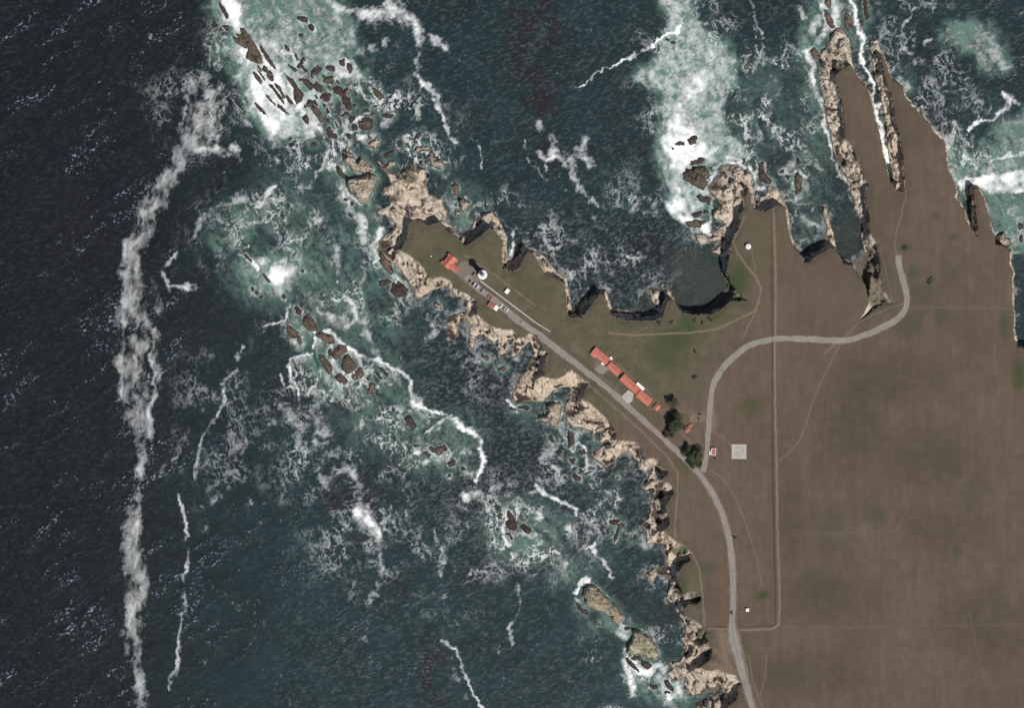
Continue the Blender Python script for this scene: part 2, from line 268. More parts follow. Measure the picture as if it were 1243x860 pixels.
F(3,.7,(216,604),(223,627),(221,651),(225,688),(220,725),(220,766),(213,793),(206,837)); F(6,.4,(213,780),(212,830)); F(4,.45,(245,645),(240,700)); F(5,.4,(320,600),(317,668),(301,688)); F(16,.36,(262,727),(295,735)); F(4,.45,(310,730),(305,750))
F(9,.5,(215,545),(205,565),(185,590)); F(10,.3,(190,640),(178,680))
# fan of foam amid the bay
F(12,.62,(340,500,12),(385,530,16),(420,570,15),(436,605,11),(450,640,6),(458,655,5),(463,680,4),(459,715,3)); F(11,.55,(380,480),(390,520),(402,560)); F(8,.5,(326,540),(352,530),(372,556)); F(8,.5,(310,525),(335,510)); F(10,.45,(440,480),(432,520),(425,560)); F(6,.9,(434,620),(452,645),(458,655)); F(7,.55,(372,540),(395,590),(405,600)); F(9,.4,(300,610),(330,580),(345,555))
F(7,.5,(464,654),(461,698),(447,732),(444,765),(438,790)); F(6,.5,(530,648),(538,692),(535,732)); F(14,.32,(525,690),(550,720),(535,760),(548,790)); F(3,.7,(528,645),(537,690)); F(6,.35,(560,705),(590,700))
F(3.5,.7,(628,710),(626,746),(619,780)); F(3,.85,(538,776),(553,792),(561,815),(580,845),(600,880)); F(8,.45,(545,800),(565,850)); F(3,.4,(603,790),(608,830)); F(5,.5,(612,700),(618,712))
F(2.5,.7,(491,600),(493,631)); F(9,.5,(548,640),(560,625),(580,622)); F(5,.9,(565,603),(579,599)); F(3,.5,(500,585),(480,600),(470,620))
# curling line round the inner bay
F(2.2,1.0,(378,421,2),(379,411,2),(386,403,2),(394,400,2),(404,409,2.5),(411,415,3.5),(422,420,4),(435,428,4),(444,436,3.5),(455,438,4.5),(468,442,4),(484,451,4),(494,460,4),(499,477,4.5),(499,488,6),(510,490,4.5),(521,498,2.5),(538,502,1.8),(548,504,2.2),(541,509,3),(554,511,4.5),(564,518,5.5),(575,528,5.5),(585,538,5),(587,550,4.5),(588,563,4.5),(581,574,3.5),(574,582,3))
F(3,.8,(541,510),(531,518),(518,525)); F(4,.75,(411,340),(414,360),(430,372),(433,384),(424,394)); F(8,.6,(442,380),(445,407),(450,423),(457,437)); F(10,.65,(392,379),(404,394),(420,392)); F(2,.8,(352,374),(347,386),(333,392),(318,398)); F(2.2,.85,(380,428),(369,430),(352,438),(348,449),(350,462),(357,472),(359,482)); F(2,.8,(336,457),(342,469),(356,472)); F(2.2,.85,(455,440),(443,460),(436,470),(432,490)); F(5,.6,(438,490),(437,520)); F(3,.6,(370,470),(368,490))
F(3,.55,(486,434),(491,450),(497,466)); F(12,.5,(405,375),(425,380)); F(5,.55,(442,330),(438,350)); F(5,.6,(411,300),(408,330))
F(3.5,.8,(331,228),(320,242),(308,252)); F(4,.65,(392,199),(378,225),(345,240),(330,243)); F(4,.7,(402,182),(390,200)); F(6,.6,(236,285),(248,262),(270,245),(298,246)); F(3,.55,(304,176),(318,200)); F(4,.6,(350,180),(355,195),(362,210)); F(9,.45,(270,255),(300,262),(312,262)); F(5,.55,(233,78),(236,98),(245,108)); F(12,.42,(225,120),(245,140),(270,115)); F(3,.55,(180,40),(180,48))
# north side plume
F(10,.8,(400,0,8),(415,8,8),(432,14,9),(448,18,11),(476,14,12),(492,22,10),(507,32,10),(512,47,10),(508,66,9),(505,86,7),(516,96,5),(527,108,4.5),(533,126,4),(537,146,4),(545,160,3),(556,171,3)); F(7,.75,(508,48),(530,48),(540,54)); F(8,.8,(474,0),(486,14),(505,28)); F(5,.5,(430,30),(445,40)); F(2,.65,(570,164),(580,172),(584,190),(585,205)); F(2,.55,(580,232),(599,233),(630,230)); F(6,.65,(432,62),(450,50),(465,50)); F(10,.35,(490,60),(470,45))
F(11,.75,(652,150,7),(664,163,10),(674,178,14),(688,192,12),(697,210,7),(705,228,6),(715,244,6),(726,250,4)); F(7,.7,(708,168),(704,184),(708,192),(716,199)); F(9,.55,(690,195),(700,178),(708,170)); F(5,.8,(654,184),(663,191),(674,187)); F(3,.7,(662,200),(666,206)); F(2,.75,(638,167),(640,186),(646,202),(656,209),(667,219)); F(12,.36,(681,212),(700,250),(722,262),(750,290)); F(10,.6,(772,222),(778,242),(770,258)); F(6,.45,(765,245),(800,260)); F(3,.45,(735,195),(742,208)); F(3,.5,(752,205),(775,210)); F(6,.5,(720,262),(740,278),(757,292)); F(4,.45,(730,248),(755,258))
# breaker crossing to the white bay
F(2.2,1.0,(700,108,1),(712,100,1.2),(735,80,1.5),(750,75,2.2),(766,69,2.6),(778,61,3.5),(793,53,2.6),(806,45,3),(818,39,4.5),(827,28,4),(828,22,3)); F(4,.6,(845,28),(862,22))
area(D, [(812,136),(835,128),(852,150),(862,172),(888,168),(870,196),(836,204),(828,235),(852,250),(842,280),(822,258),(812,222),(806,190),(798,165)], .9, 9)
area(D, [(850,78),(888,78),(892,90),(862,98),(836,122),(862,130),(845,146),(812,150),(800,140),(810,118),(830,100)], .78, 10)
area(D, [(815,8),(838,30),(850,60),(880,80),(880,110),(850,130),(800,120),(778,98),(806,96),(815,60)], .5, 8)
area(D, [(800,235),(830,255),(862,260),(866,290),(840,278),(815,265)], .85, 7)
F(6,.5,(800,250),(770,262)); F(4,.75,(858,205),(862,222),(864,236),(860,250),(863,275)); F(3,.9,(866,216),(872,204),(884,199),(898,200),(904,206)); F(3,.85,(910,204),(916,216),(914,226)); F(4,1.0,(914,230),(924,229)); F(4,.8,(880,190),(905,196),(912,188))
F(3,.65,(910,-10),(914,20),(922,38),(930,52),(921,78),(918,86)); F(2.5,.6,(914,20),(918,50),(922,66)); F(3,.5,(888,92),(898,108),(905,128)); F(10,.42,(930,70),(945,110),(935,150),(950,190)); F(10,.4,(960,130),(975,160),(985,190)); F(10,.45,(965,30),(975,60),(985,40)); F(4,.65,(970,5),(978,25)); F(5,.55,(985,185),(992,200),(1000,206)); F(9,.42,(910,95),(930,120)); F(8,.6,(968,190),(958,210),(975,215),(978,240)); F(4,.8,(962,222),(964,212),(972,208),(979,220)); F(3,.7,(940,244),(985,246)); F(6,.6,(978,262),(998,275)); F(5,.5,(962,285),(985,290))
F(5,.95,(1001,-5),(1003,14),(1006,30),(1002,44),(988,54),(981,62),(984,74),(992,80),(986,92),(990,108),(996,116),(1003,119),(1010,113)); F(7,.9,(1012,0),(1016,20),(1018,30)); F(8,.6,(995,20),(985,40)); F(4,.8,(998,120),(1000,140),(1003,160),(1010,180)); F(3,.8,(1008,180),(1020,200),(1030,222))
F(3.4,1.0,(1032,-5),(1038,12),(1042,26),(1049,44),(1046,64),(1046,76),(1054,86),(1058,100),(1060,118),(1064,130),(1067,144),(1072,152),(1072,168),(1074,184),(1077,196)); F(4,1.0,(1061,128),(1070,126)); F(4,.7,(1025,38),(1030,44)); F(9,.6,(1018,5),(1030,8)); F(6,.5,(1050,40),(1062,42),(1075,38)); F(4,.5,(1055,25),(1052,10))
F(3,.7,(1108,8),(1098,31),(1096,41),(1099,55),(1104,63)); F(6,.6,(1104,62),(1114,68)); F(4,.75,(1124,52),(1130,46)); F(6,.6,(1085,95),(1095,100),(1102,108)); F(3,.5,(1112,112),(1124,100)); F(6,.5,(1090,85),(1110,75),(1120,70))
area(D, [(1158,26),(1180,24),(1200,45),(1225,60),(1228,82),(1205,84),(1185,70),(1172,58),(1150,52)], .42, 12)
F(3,.55,(1140,104),(1165,96),(1205,88),(1232,78)); F(3,.55,(1128,116),(1150,113),(1180,104),(1200,95)); F(3,.5,(1160,18),(1190,8),(1215,-5)); F(3,.5,(1205,30),(1250,5))
F(6,1.0,(1218,112,3),(1226,122,7),(1218,132,5),(1208,140,3),(1192,149,2.5),(1176,157,2)); F(4,.9,(1232,124),(1240,126)); F(4,.7,(1145,160),(1155,172),(1160,150),(1165,158)); F(4,.75,(1134,154),(1146,166),(1150,176)); F(3,.85,(1205,196),(1226,188),(1250,182)); F(4,.6,(1152,190),(1175,196))
area(D, [(1160,217),(1195,214),(1250,204),(1250,232),(1222,234),(1198,238),(1193,228),(1180,222),(1166,234)], .9, 6)
area(D, [(1150,195),(1205,195),(1250,185),(1250,215),(1160,222)], .45, 8)
F(4,.6,(1205,285),(1222,284),(1228,296)); F(3,.5,(1226,306),(1243,306))
# white water in and round the north-west reef
area(D, [(268,-10),(290,-6),(299,28),(312,48),(332,80),(345,98),(350,118),(345,150),(330,164),(316,156),(306,132),(300,116),(300,96),(296,78),(284,58),(276,36),(270,24)], .86, 11)
area(D, [(255,0),(300,0),(340,50),(375,95),(400,120),(365,165),(325,172),(296,140),(285,90),(268,50)], .62, 14)
area(D, [(380,60),(430,60),(445,100),(400,100)], .6, 10)
F(4,1.0,(360,130),(366,124),(366,136)); F(4,.9,(358,122),(356,110),(350,100)); F(6,.85,(366,22),(376,34),(370,28)); F(5,.8,(415,62),(425,82),(432,92),(405,84)); F(9,.55,(360,10),(385,30),(395,50)); F(9,.55,(345,65),(370,60),(400,70)); F(8,.5,(300,40),(325,35),(350,45)); F(8,.5,(285,100),(290,130),(300,150)); F(12,.5,(330,170),(360,150),(380,170),(400,185)); F(5,.75,(386,160),(372,165),(366,180)); F(4,.9,(384,158),(388,162)); F(4,.8,(440,140),(424,148),(420,160),(432,168),(445,165)); F(4,.85,(412,170),(424,178),(432,195)); F(4,.85,(420,195),(416,214),(420,228),(436,246)); F(5,.8,(405,200),(413,225),(425,250),(440,268),(441,290)); F(9,.6,(412,240),(430,260)); F(3,.8,(444,120),(440,108),(430,104)); F(6,.55,(455,125),(466,140),(480,148)); F(5,.75,(468,142),(476,148),(466,150)); F(4,.8,(396,135),(399,142)); F(8,.45,(395,195),(400,220)); F(7,.5,(490,160),(510,155),(520,165)); F(5,.5,(540,215),(560,200),(575,205)); F(4,.6,(560,240),(575,255)); F(4,.75,(568,262),(574,250),(582,240))
F(5,.8,(456,300),(462,318),(474,330),(487,340),(490,352)); F(8,.5,(450,300),(445,330)); F(5,.75,(448,300),(456,290),(466,278)); F(3,.7,(488,362),(494,372)); F(6,.5,(495,380),(505,395)); F(7,.6,(526,395),(532,405),(520,410)); F(7,.45,(505,400),(520,420)); F(6,.5,(590,415),(596,420))
blob(D, 339, 333, 17, .95, 17); blob(D, 352, 328, 12, .7, 12); blob(D, 312, 352, 15, .8, 10); blob(D, 325, 345, 24, .55, 16); F(3,.8,(290,312),(298,316),(312,328)); F(2.5,.7,(287,312),(290,303),(300,298)); blob(D, 320, 320, 12, .7, 7)
blob(D, 276, 292, 16, .5); F(10,.42,(345,325),(370,330),(390,345)); F(10,.38,(350,350),(385,360)); F(3,.6,(375,292),(390,286))
F(4,.95,(372,398),(380,405)); F(4,.95,(356,414),(364,418)); F(5,.95,(404,438),(412,452),(420,458)); F(5,.85,(400,450),(410,464)); F(3,.95,(430,458),(424,456)); F(9,.55,(388,452),(402,468),(414,478)); F(3,.85,(395,428),(402,440)); F(3,.8,(398,416),(396,424)); F(5,.5,(460,462),(470,466))
F(4,.75,(492,510),(495,520),(503,522)); F(9,.5,(505,535),(525,545),(545,556),(528,562)); F(5,.75,(520,548),(530,556),(520,560)); F(4,.7,(545,566),(556,562),(558,550)); F(4,.6,(478,494),(472,500)); F(3,.6,(546,550),(560,545)); F(5,.6,(560,575),(576,575))
F(3.5,.9,(646,591),(660,600),(676,609),(693,614),(701,622),(700,628)); F(3.5,.85,(632,604),(640,616),(650,625)); F(5,.95,(650,630),(654,626)); F(7,.55,(600,597),(618,587)); F(5,.6,(636,600),(648,596)); F(4,.9,(614,622),(612,634),(606,642),(614,648)); F(4,.9,(613,656),(620,660)); F(5,.7,(630,646),(645,650),(652,656)); F(3,.6,(632,636),(642,628)); F(6,.55,(712,633),(715,651),(708,668)); F(6,.5,(690,633),(696,648),(704,660)); F(2.6,.8,(712,664),(724,661),(727,674),(737,685),(742,703)); F(2.6,.6,(582,677),(605,675)); F(8,.5,(590,665),(600,672)); F(6,.5,(610,680),(622,690)); F(2.6,.65,(650,698),(668,687)); F(5,.75,(686,686),(684,694)); F(4,.55,(660,645),(670,655))
F(4,.55,(707,635),(725,632)); F(9,.4,(600,690),(640,700))
F(2.5,.95,(682,525),(689,545),(694,546),(702,538),(712,545),(714,560),(719,572)); F(2.5,.8,(693,566),(700,566)); F(2.5,.8,(702,580),(712,582)); F(3,.9,(617,487),(623,493),(632,499)); F(7,.5,(640,505),(628,500)); F(9,.5,(672,535),(665,548)); F(5,.7,(700,520),(704,530))
F(4,.95,(703,716),(706,704),(712,706)); F(4,.7,(701,726),(708,735)); F(6,.9,(755,772),(766,772),(760,764)); F(6,1.0,(768,803),(778,812),(790,816),(800,808)); F(5,.9,(758,800),(762,815),(768,826),(771,842)); F(6,1.0,(764,820),(770,835)); F(5,.85,(806,812),(802,826),(814,846),(826,840),(822,826)); F(12,.5,(790,830),(800,850),(815,856)); F(9,.5,(742,752),(730,760),(745,765)); F(5,.55,(765,752),(770,756)); F(8,.45,(740,790),(730,815)); F(3,.5,(805,757),(815,760))
blob(D, 866, 838, 7, .6); F(8,.45,(720,600),(750,600)); F(4,.5,(784,592),(782,600),(788,606))
F(4,.55,(740,330),(758,318)); F(2,.75,(766,316),(784,311)); F(3,.7,(778,340),(786,336)); F(9,.38,(820,330),(840,345)); F(3,.5,(810,346),(842,345)); F(3,.5,(824,370),(838,373)); F(4,.5,(716,330),(738,322)); F(4,.7,(662,290),(666,310)); F(3,.7,(598,255),(610,268),(622,278)); F(3,.7,(620,284),(628,272)); F(3,.8,(622,292),(621,306)); F(7,.5,(640,278),(655,285)); F(5,.5,(700,290),(710,296)); F(3,.6,(705,325),(708,328)); F(6,.4,(760,300),(790,318))
# churned pale green water
area(aer, [(250,-20),(400,-20),(430,40),(445,90),(400,120),(370,165),(320,172),(296,140),(292,110),(270,70)], .85, 14)
area(aer, [(792,-20),(842,-20),(850,30),(885,55),(898,78),(892,108),(872,135),(890,165),(915,190),(868,205),(862,270),(820,262),(800,215),(795,150),(800,112),(768,92),(800,62),(808,20)], 1.0, 10)
area(aer, [(1150,25),(1185,18),(1225,52),(1232,84),(1200,92),(1180,72),(1148,56)], .8, 10)
area(aer, [(1212,150),(1260,120),(1260,300),(1205,300),(1196,240),(1160,238),(1150,200),(1148,170),(1160,170),(1190,190)], .75, 12)
area(aer, [(975,-10),(1050,-10),(1050,60),(1030,40),(990,70),(1010,140),(990,130),(970,80)], .55, 12)
for a in [(300,275,45,.45,30),(385,300,60,.42,50),(420,350,50,.4,50),(445,400,50,.35),(350,250,50,.3),(330,335,48,.85,34),(460,500,50,.4),(540,530,50,.5,30),(375,330,26,.6),(275,292,20,.6),(405,468,24,.75,20),(370,400,24,.6),(390,440,24,.6),(525,552,40,.65,26,20),(505,515,24,.55),(640,645,52,.55,36),(690,695,20,.55),(720,680,26,.2),(815,835,40,.8,26),(765,775,16,.7),(780,815,22,.8),(740,760,30,.5,12),(424,230,20,.75,44,-30),(470,325,24,.7,16,40),(455,290,20,.6),(990,150,30,.35,70),(925,130,40,.3,60),(460,455,26,.5),(705,545,22,.35),(640,640,20,.5),(650,500,26,.25),(560,250,26,.3),(980,225,30,.35),(985,275,20,.4),(650,490,30,.12),(410,90,26,.5),(1095,100,14,.5),(565,265,14,.6),(725,600,30,.1)]:
    blob(aer, *a)
for a in [(400,118,44,1.0,26,35),(430,150,24,.9,16,30),(650,20,34,.9,60),(652,110,26,.9,50),(655,192,10,1.0,18),(645,60,40,.6,90),(903,75,12,.9,20),(450,370,50,.55,40),(480,400,40,.5),(430,480,30,.4),(440,600,30,.8,26),(430,680,14,.8,34,20),(400,610,18,.8),(525,820,20,.9,40),(600,500,0.1,.1),(480,720,20,.6),(570,700,22,.55),(640,695,26,.7,12),(500,560,36,.35),(330,40,14,.4),(270,390,40,.4,20),(380,270,20,.4),(350,260,20,.4),(570,130,30,.3),(800,300,30,.3),(960,230,16,.5),(1010,215,14,.5),(640,830,40,.25),(570,790,10,.6),(420,800,30,.4),(590,650,16,.4),(310,60,10,.4),(350,480,30,.4),(100,300,50,.2,120),(690,60,20,.4,40),(610,70,20,.35,40),(735,740,40,.5,30),(800,740,30,.6),(760,720,30,.5),(260,20,20,.3)]:
    blob(kelp, *a)
for a in [(845,330,34,.75,32),(862,348,22,.85,22),(835,360,20,.7),(1030,280,14,.6,30),(575,270,10,.6),(795,366,20,.3,14),(620,700,0.1,.1)]:
    blob(silt, *a)

dS = np.clip(-sdf(mS, R), 0, R)
near = np.exp(-dS / 11.0)
D = np.maximum(D, (0.26 + 0.22 * near) * smooth(230, 420, GX + w1 * 60) * (1 - 0.55 * silt) * smooth(0.35, 0.62, fbm(GX, GY, 70, 3, 21) + 0.25 * near))
lace1 = fbm(GX + w1 * 14, GY + w2 * 14, 9, 4, 31, ang=60, aniso=1.5, gain=.6)
lace2 = ridge(fbm(GX + w2 * 20, GY + w1 * 20, 13, 4, 33, gain=.6))
fine = fbm(GX, GY, 2.2, 2, 35, ang=-25, aniso=1.7)
nmix = 0.42 * lace1 + 0.42 * (1 - lace2) + 0.30 * fine
nmix = (nmix - nmix.mean()) / nmix.std() * 0.17 + 0.5

# ------------------------------------------------------------------ the sea rocks (traced outlines, or centre/length/width/angle)
ROCKS = []   # (name, label, group, outline, height, tone)
REEF = 'reef rocks in the white surf at the upper left'
def rk(label, geo, h, tone='dark', group=None, name='sea_rock'): ROCKS.append((name, label, group, geo, h, tone))
def E(cx, cy, L, W, a=52): return (cx, cy, L, W, a)
# upper-left reef
rk('narrow dark slab at the very top of the foaming reef, upper left', E(271,12,25,5,58), 2.2, 'dark', REEF)
rk('small triangular dark rock left of the white surf, below the topmost slab', [(268,29),(279,29),(276,37),(273,36)], 1.6, 'dark', REEF)
rk('largest brown forked slab of the upper left reef, with three fingers pointing up left', [(290.5,31.5),(295.5,33),(303.7,44),(311,55),(317,66),(318.5,76),(311,76),(306,74),(300,72.5),(297,68.5),(299.6,60),(286,50.5),(280.5,42.5),(288,45.5),(284.5,38),(291.5,41)], 4.0, 'olive', REEF)
rk('long thin slab running down the right side of the largest forked reef rock', E(324,69,31,6,56), 3.0, 'dark', REEF)
rk('blunt brown slab just below the tip of the largest forked reef rock', E(325,88,20,9,54), 3.0, 'olive', REEF)
rk('tilted dark rock in white foam at the left edge of the reef middle', E(312,93,18,5,56), 2.2, 'dark', REEF)
rk('sliver of dark rock lying between two slabs in the reef middle', E(316.5,90,20,2.6,54), 1.8, 'dark', REEF)
rk('rightmost of the parallel slabs at the lower end of the white reef', E(339,109,21,5.5,58), 2.6, 'olive', REEF)
rk('longest of the parallel slabs at the lower end of the white reef', E(336,113,27,5,52), 2.4, 'dark', REEF)
rk('leftmost of the parallel slabs at the lower end of the white reef', E(328,120.5,17,3.6,50), 1.8, 'dark', REEF)
rk('lowest broken slab with foam inside at the tail of the white reef', E(342,131.5,18,4.5,44), 1.8, 'dark', REEF)
rk('short dark block right of the broken slab at the reef tail', E(351,121,14,5,56), 2.0, 'dark', REEF)
rk('big dark wedge with a thin upper tail right of the white reef', [(343,86.5),(350,92),(356,95),(362,105),(368,112),(366,122),(359,126),(355.5,119),(356,110),(352,101)], 3.2, 'dark', REEF)
rk('ragged dark rock below left of the parallel slabs, at the foam edge', E(315.5,132,18,6,52), 2.0, 'dark', REEF)
rk('higher of two foam-ringed dark rocks at top right of the reef', E(367.6,22,12,7,10), 2.2, 'dark', REEF)
rk('lower, notched one of two foam-ringed rocks at top right of the reef', E(377,32,9,7,30), 2.0, 'dark', REEF)
rk('small round dark rock below the two foam-ringed rocks', E(364.7,41.5,5.5,5,0), 1.5, 'dark', REEF)
rk('small thin dark rock in green churned water between reef and round rock', E(347.5,57,11,3.6,55), 1.5, 'dark', REEF)
rk('upright dark rock leaning right, in the green water mid reef', E(365.5,75,14,6,-62), 2.4, 'dark', REEF)
rk('thin dark rock left of the upright leaning one', E(355,82,15,4,40), 1.8, 'dark', REEF)
rk('dark rock leaning right, below right of the upright leaning rock', E(383.5,84.6,15,8,-48), 2.4, 'dark', REEF)
rk('oval dark rock with a foam ring left of the twin rocks', E(401,82,11,6.5,10), 2.0, 'dark', REEF)
rk('upper left one of the twin foam-washed rocks at the reef right edge', E(415.5,75,9,8,60), 2.2, 'dark', REEF)
rk('lower right one of the twin foam-washed rocks at the reef right edge', E(424,81,13,7,60), 2.2, 'dark', REEF)
FLAT = 'low dark rocks of the weedy shelf between reef and point'
rk('brown humped rock at the top of the weedy shelf', E(399,96,15,9,0), 2.4, 'olive', FLAT)
rk('dark rock at the upper left corner of the weedy shelf', E(374,101,16,9,50), 2.2, 'dark', FLAT)
rk('dark rock with a pale crack right of the shelf corner rock', E(385,105,15,8,48), 2.0, 'dark', FLAT)
rk('reddish flat rock in the middle of the weedy shelf', E(395,117,14,10,10), 1.8, 'red', FLAT)
rk('broad reddish rock right of the middle of the weedy shelf', E(411,110,17,11,20), 1.8, 'red', FLAT)
rk('tall reddish rock on the right side of the weedy shelf', E(421,124,19,10,80), 1.8, 'red', FLAT)
rk('blocky dark rock at the head of the long leaning slab', E(377,124,13,9,0), 2.2, 'dark', FLAT)
rk('long brown slab leaning down right beside a patch of white foam', E(385,137,24,8,52), 3.0, 'olive', FLAT)
rk('small dark rock left of the long brown leaning slab', E(370.7,144,11,7,60), 1.8, 'dark', FLAT)
rk('isolated brown slab in open water right of the weedy shelf', E(458.5,113,18,8,55), 2.6, 'olive', FLAT)
rk('dark notched rock in a foam patch right of the flat olive rock', E(471,140,13,6,10), 1.8, 'dark', FLAT)
rk('broad flat olive rock above a white foam channel', [(434,148),(438,143),(447,141),(452,144),(452,154),(448,158),(440,158),(435,155)], 3.0, 'olive', FLAT)
rk('small dark rock just above the broad flat olive rock', E(444,134,7.5,6,0), 1.6, 'dark', FLAT)
rk('dark rock left of the broad flat olive rock', E(430,154,8.5,8,0), 2.0, 'dark', FLAT)
rk('tiny dark rock between the isolated slab and the olive rock', E(455,128,5.5,4,20), 1.3, 'dark', FLAT)
rk('brown hollowed rock ringed by dark weed, left of the foam channel', E(401.6,161,15,13,40), 2.6, 'olive', FLAT)
rk('small olive rock alone in swirling foam left of the hollowed rock', E(380.5,174.5,8,6.5,0), 1.6, 'olive', FLAT)
rk('purplish weed-covered rock below the middle of the weedy shelf', E(418,138,11,8,0), 1.5, 'red', FLAT)
rk('dark reddish rock left of the foam channel, above it', E(426.5,144,11,7,-40), 1.6, 'red', FLAT)
# tip of the point
TIP = 'rocks crowded round the northern tip of the point'
rk('pale upper sea stack with a split crest west of the point tip', [(414.6,187.4),(420,176),(427,186),(433,196),(437.4,187.4),(446,196),(453.7,203.7),(452,207.5),(439,210),(427.7,207),(416,195.6)], 11, 'beige', TIP, 'sea_stack')
rk('largest pale sea stack west of the point tip, wide top narrowing downward', [(422.8,214.5),(431,216),(440,213),(452,208.6),(457.8,213.5),(455,225),(448.8,241),(445.6,246),(437.4,247.6),(422.8,231),(418,221.6)], 13, 'beige', TIP, 'sea_stack')
rk('dark double rock in foam left of the pale stacks', E(413,208.6,17,7,55), 2.4, 'dark', TIP)
rk('small beige rock with two bumps north of the point tip', E(454,173,16,10,-50), 5, 'beige', TIP)
rk('small dark rock with a light spot north of the point tip', E(471.6,186.6,13,7,-20), 3, 'dark', TIP)
rk('small beige rock between the split stack and the point', E(474,199,13,8,-10), 5, 'beige', TIP)
rk('round dark rock ringed with thin foam north of the tip', E(484.6,174.4,9,8,40), 2, 'dark', TIP)
rk('flat brown and beige rock farthest out north of the tip', E(512,180,16,7,5), 4, 'beige', TIP)
rk('large pale rock right of the tip, white on its sunlit side', E(528.6,195.6,23,14,42), 8, 'beige', TIP)
rk('upright brown rock right of the tip, above the pale pointed one', E(553,229,14,8,80), 5, 'brown', TIP)
rk('pale pointed rock near the shore right of the tip', E(563,248,17,13,-60), 8, 'beige', TIP)
rk('small pale rock just left of the pale pointed one', E(555,258,9,6,-10), 4, 'beige', TIP)
rk('beige rock at the foot of the grassy point head', E(518.8,261,13,8,20), 6, 'beige', TIP)
rk('dark low rock in rippled water north of the tip', E(507,164.6,11,6,-50), 1.5, 'dark', TIP)
rk('highest of three dark specks in pale surf below the pale stacks', E(419.5,242,5,4.5,0), 1.2, 'dark', TIP)
rk('middle of three dark specks in pale surf below the pale stacks', E(427,247.5,5,4.5,0), 1.2, 'dark', TIP)
rk('lowest of three dark specks in pale surf below the pale stacks', E(425,261.5,6,4.5,40), 1.2, 'dark', TIP)
rk('dark rock north of the wide cove, beside a foam line', E(589.6,249,9,5,80), 2, 'dark', TIP)
WEST = 'dark rocks below the western cliff'
rk('dark shelf rock hugging the western cliff, upper of the three', [(459,305),(465,306),(474,318),(478,330),(474,335),(466,326),(459,316)], 3, 'brown', WEST)
rk('narrow dark rock cut off by foam below the western cliff', E(466,343,17,8,-15), 2, 'dark', WEST)
rk('broad red-brown rock below the western cliff', [(476,342),(483,340),(492,347),(497,353),(492,361),(480,361),(473,354)], 3, 'red', WEST)
rk('small beige pinnacle in the sheltered western cove', E(531,371,10,9,60), 6, 'beige', WEST)
# foam patch west
PATCH = 'rocks in the round white foam patch left of centre'
rk('upper thin dark slab at the left of the round foam patch', E(300,312.5,14,4,48), 1.6, 'dark', PATCH)
rk('lower thin dark slab in the round foam patch', E(323,338,13,3.2,43), 1.6, 'dark', PATCH)
rk('leftmost of three dark specks under the round foam patch', E(305.7,350.8,4.5,4,60), 1.2, 'dark', PATCH)
rk('middle of three dark specks under the round foam patch', E(311,355.5,5.5,4,45), 1.2, 'dark', PATCH)
rk('rightmost of three dark specks under the round foam patch', E(316.5,360.5,4.5,4,45), 1.2, 'dark', PATCH)
rk('small dark rock below right of the round foam patch', E(344,360.5,7,4.5,45), 1.2, 'dark', PATCH)
rk('tiny dark rock in green water right of the round foam patch', E(366.7,329,5,4,0), 1.2, 'dark', PATCH)
CL = 'rounded brown rocks clustered left of the curling foam line'
rk('small reddish rock at the upper end of the brown cluster', E(361.5,377,12,8,40), 2.2, 'red', CL)
rk('round olive rock with a pale top at the upper end of the brown cluster', E(375,393,20,16,60), 4.5, 'olive', CL)
rk('oval olive rock left of the round pale-topped one', E(354,403.5,20,10,38), 3.5, 'olive', CL)
rk('small brown rock under the oval olive rock', E(363,412.7,10,5.5,85), 2.2, 'brown', CL)
rk('brown oblong rock wrapped by the curl of the foam line', E(395,410,23,12,32), 3.5, 'brown', CL)
rk('broad brown rock in the middle of the cluster, above the white gap', [(402,432),(405,423),(411,418),(420,420),(422,427),(416,430),(411,434),(408,438),(404,436)], 3.5, 'brown', CL)
rk('steep brown slab left of the white gap in the cluster', [(386,431),(392,431),(399,439),(403,446),(402,454),(398,455),(393,447),(387,437)], 4.0, 'olive', CL)
rk('largest square-sided olive rock in the cluster, right of the white gap', [(417,432),(422,430),(428,437),(434,445),(429,451),(422,455),(415,450),(413,444)], 5.0, 'olive', CL)
rk('pale-topped brown rock at the lower right of the cluster', E(434.5,455,15,12,-40), 3.5, 'brown', CL)
rk('dark brown rock with foam inside at the bottom of the cluster', [(406,456),(412,452),(419,458),(423,463),(416,470),(411,465),(405,460)], 3.5, 'olive', CL)
rk('small dark rock left of the broad middle rock of the cluster', E(400.5,428.5,9,7,60), 2.0, 'dark', CL)
rk('ragged brown rock alone below right of the cluster', E(450,471.5,14,9,-50), 2.2, 'brown', CL)
rk('thin dark slab under the bend of the curling foam line', E(465.5,451.5,19,5,45), 1.8, 'dark', CL)
rk('short dark rock left of the thin slab under the foam bend', E(460,457.5,9,4,50), 1.5, 'dark', CL)
IN = 'small rocks inside the curling foam line'
rk('small dark rock at a foam streak left of the ringed black rock', E(476.6,497,8.5,6,-60), 1.6, 'dark', IN)
rk('black rock in a foam ring inside the curling line', E(498,513,17,11,50), 2.4, 'dark', IN)
rk('tiny black rock below the ringed black rock', E(505,541.7,6,4.5,10), 1.3, 'dark', IN)
rk('left block of the row of brown rocks in pale surf', E(524.6,546.6,9,6.5,20), 1.8, 'dark', IN)
rk('largest block of the row of brown rocks in pale surf', E(535,547,14,11,-35), 2.6, 'brown', IN)
rk('leftmost speck below the row of brown rocks', E(516,550.6,6,5,-30), 1.4, 'dark', IN)
rk('second speck below the row of brown rocks', E(520,553.5,5.5,4.5,0), 1.4, 'dark', IN)
rk('dark upright rock below right of the row of brown rocks', E(548,563,11.5,8,-70), 2.2, 'dark', IN)
rk('small reddish rock beside the lower end of the curling line', E(561,570,9,5.5,20), 1.5, 'red', IN)
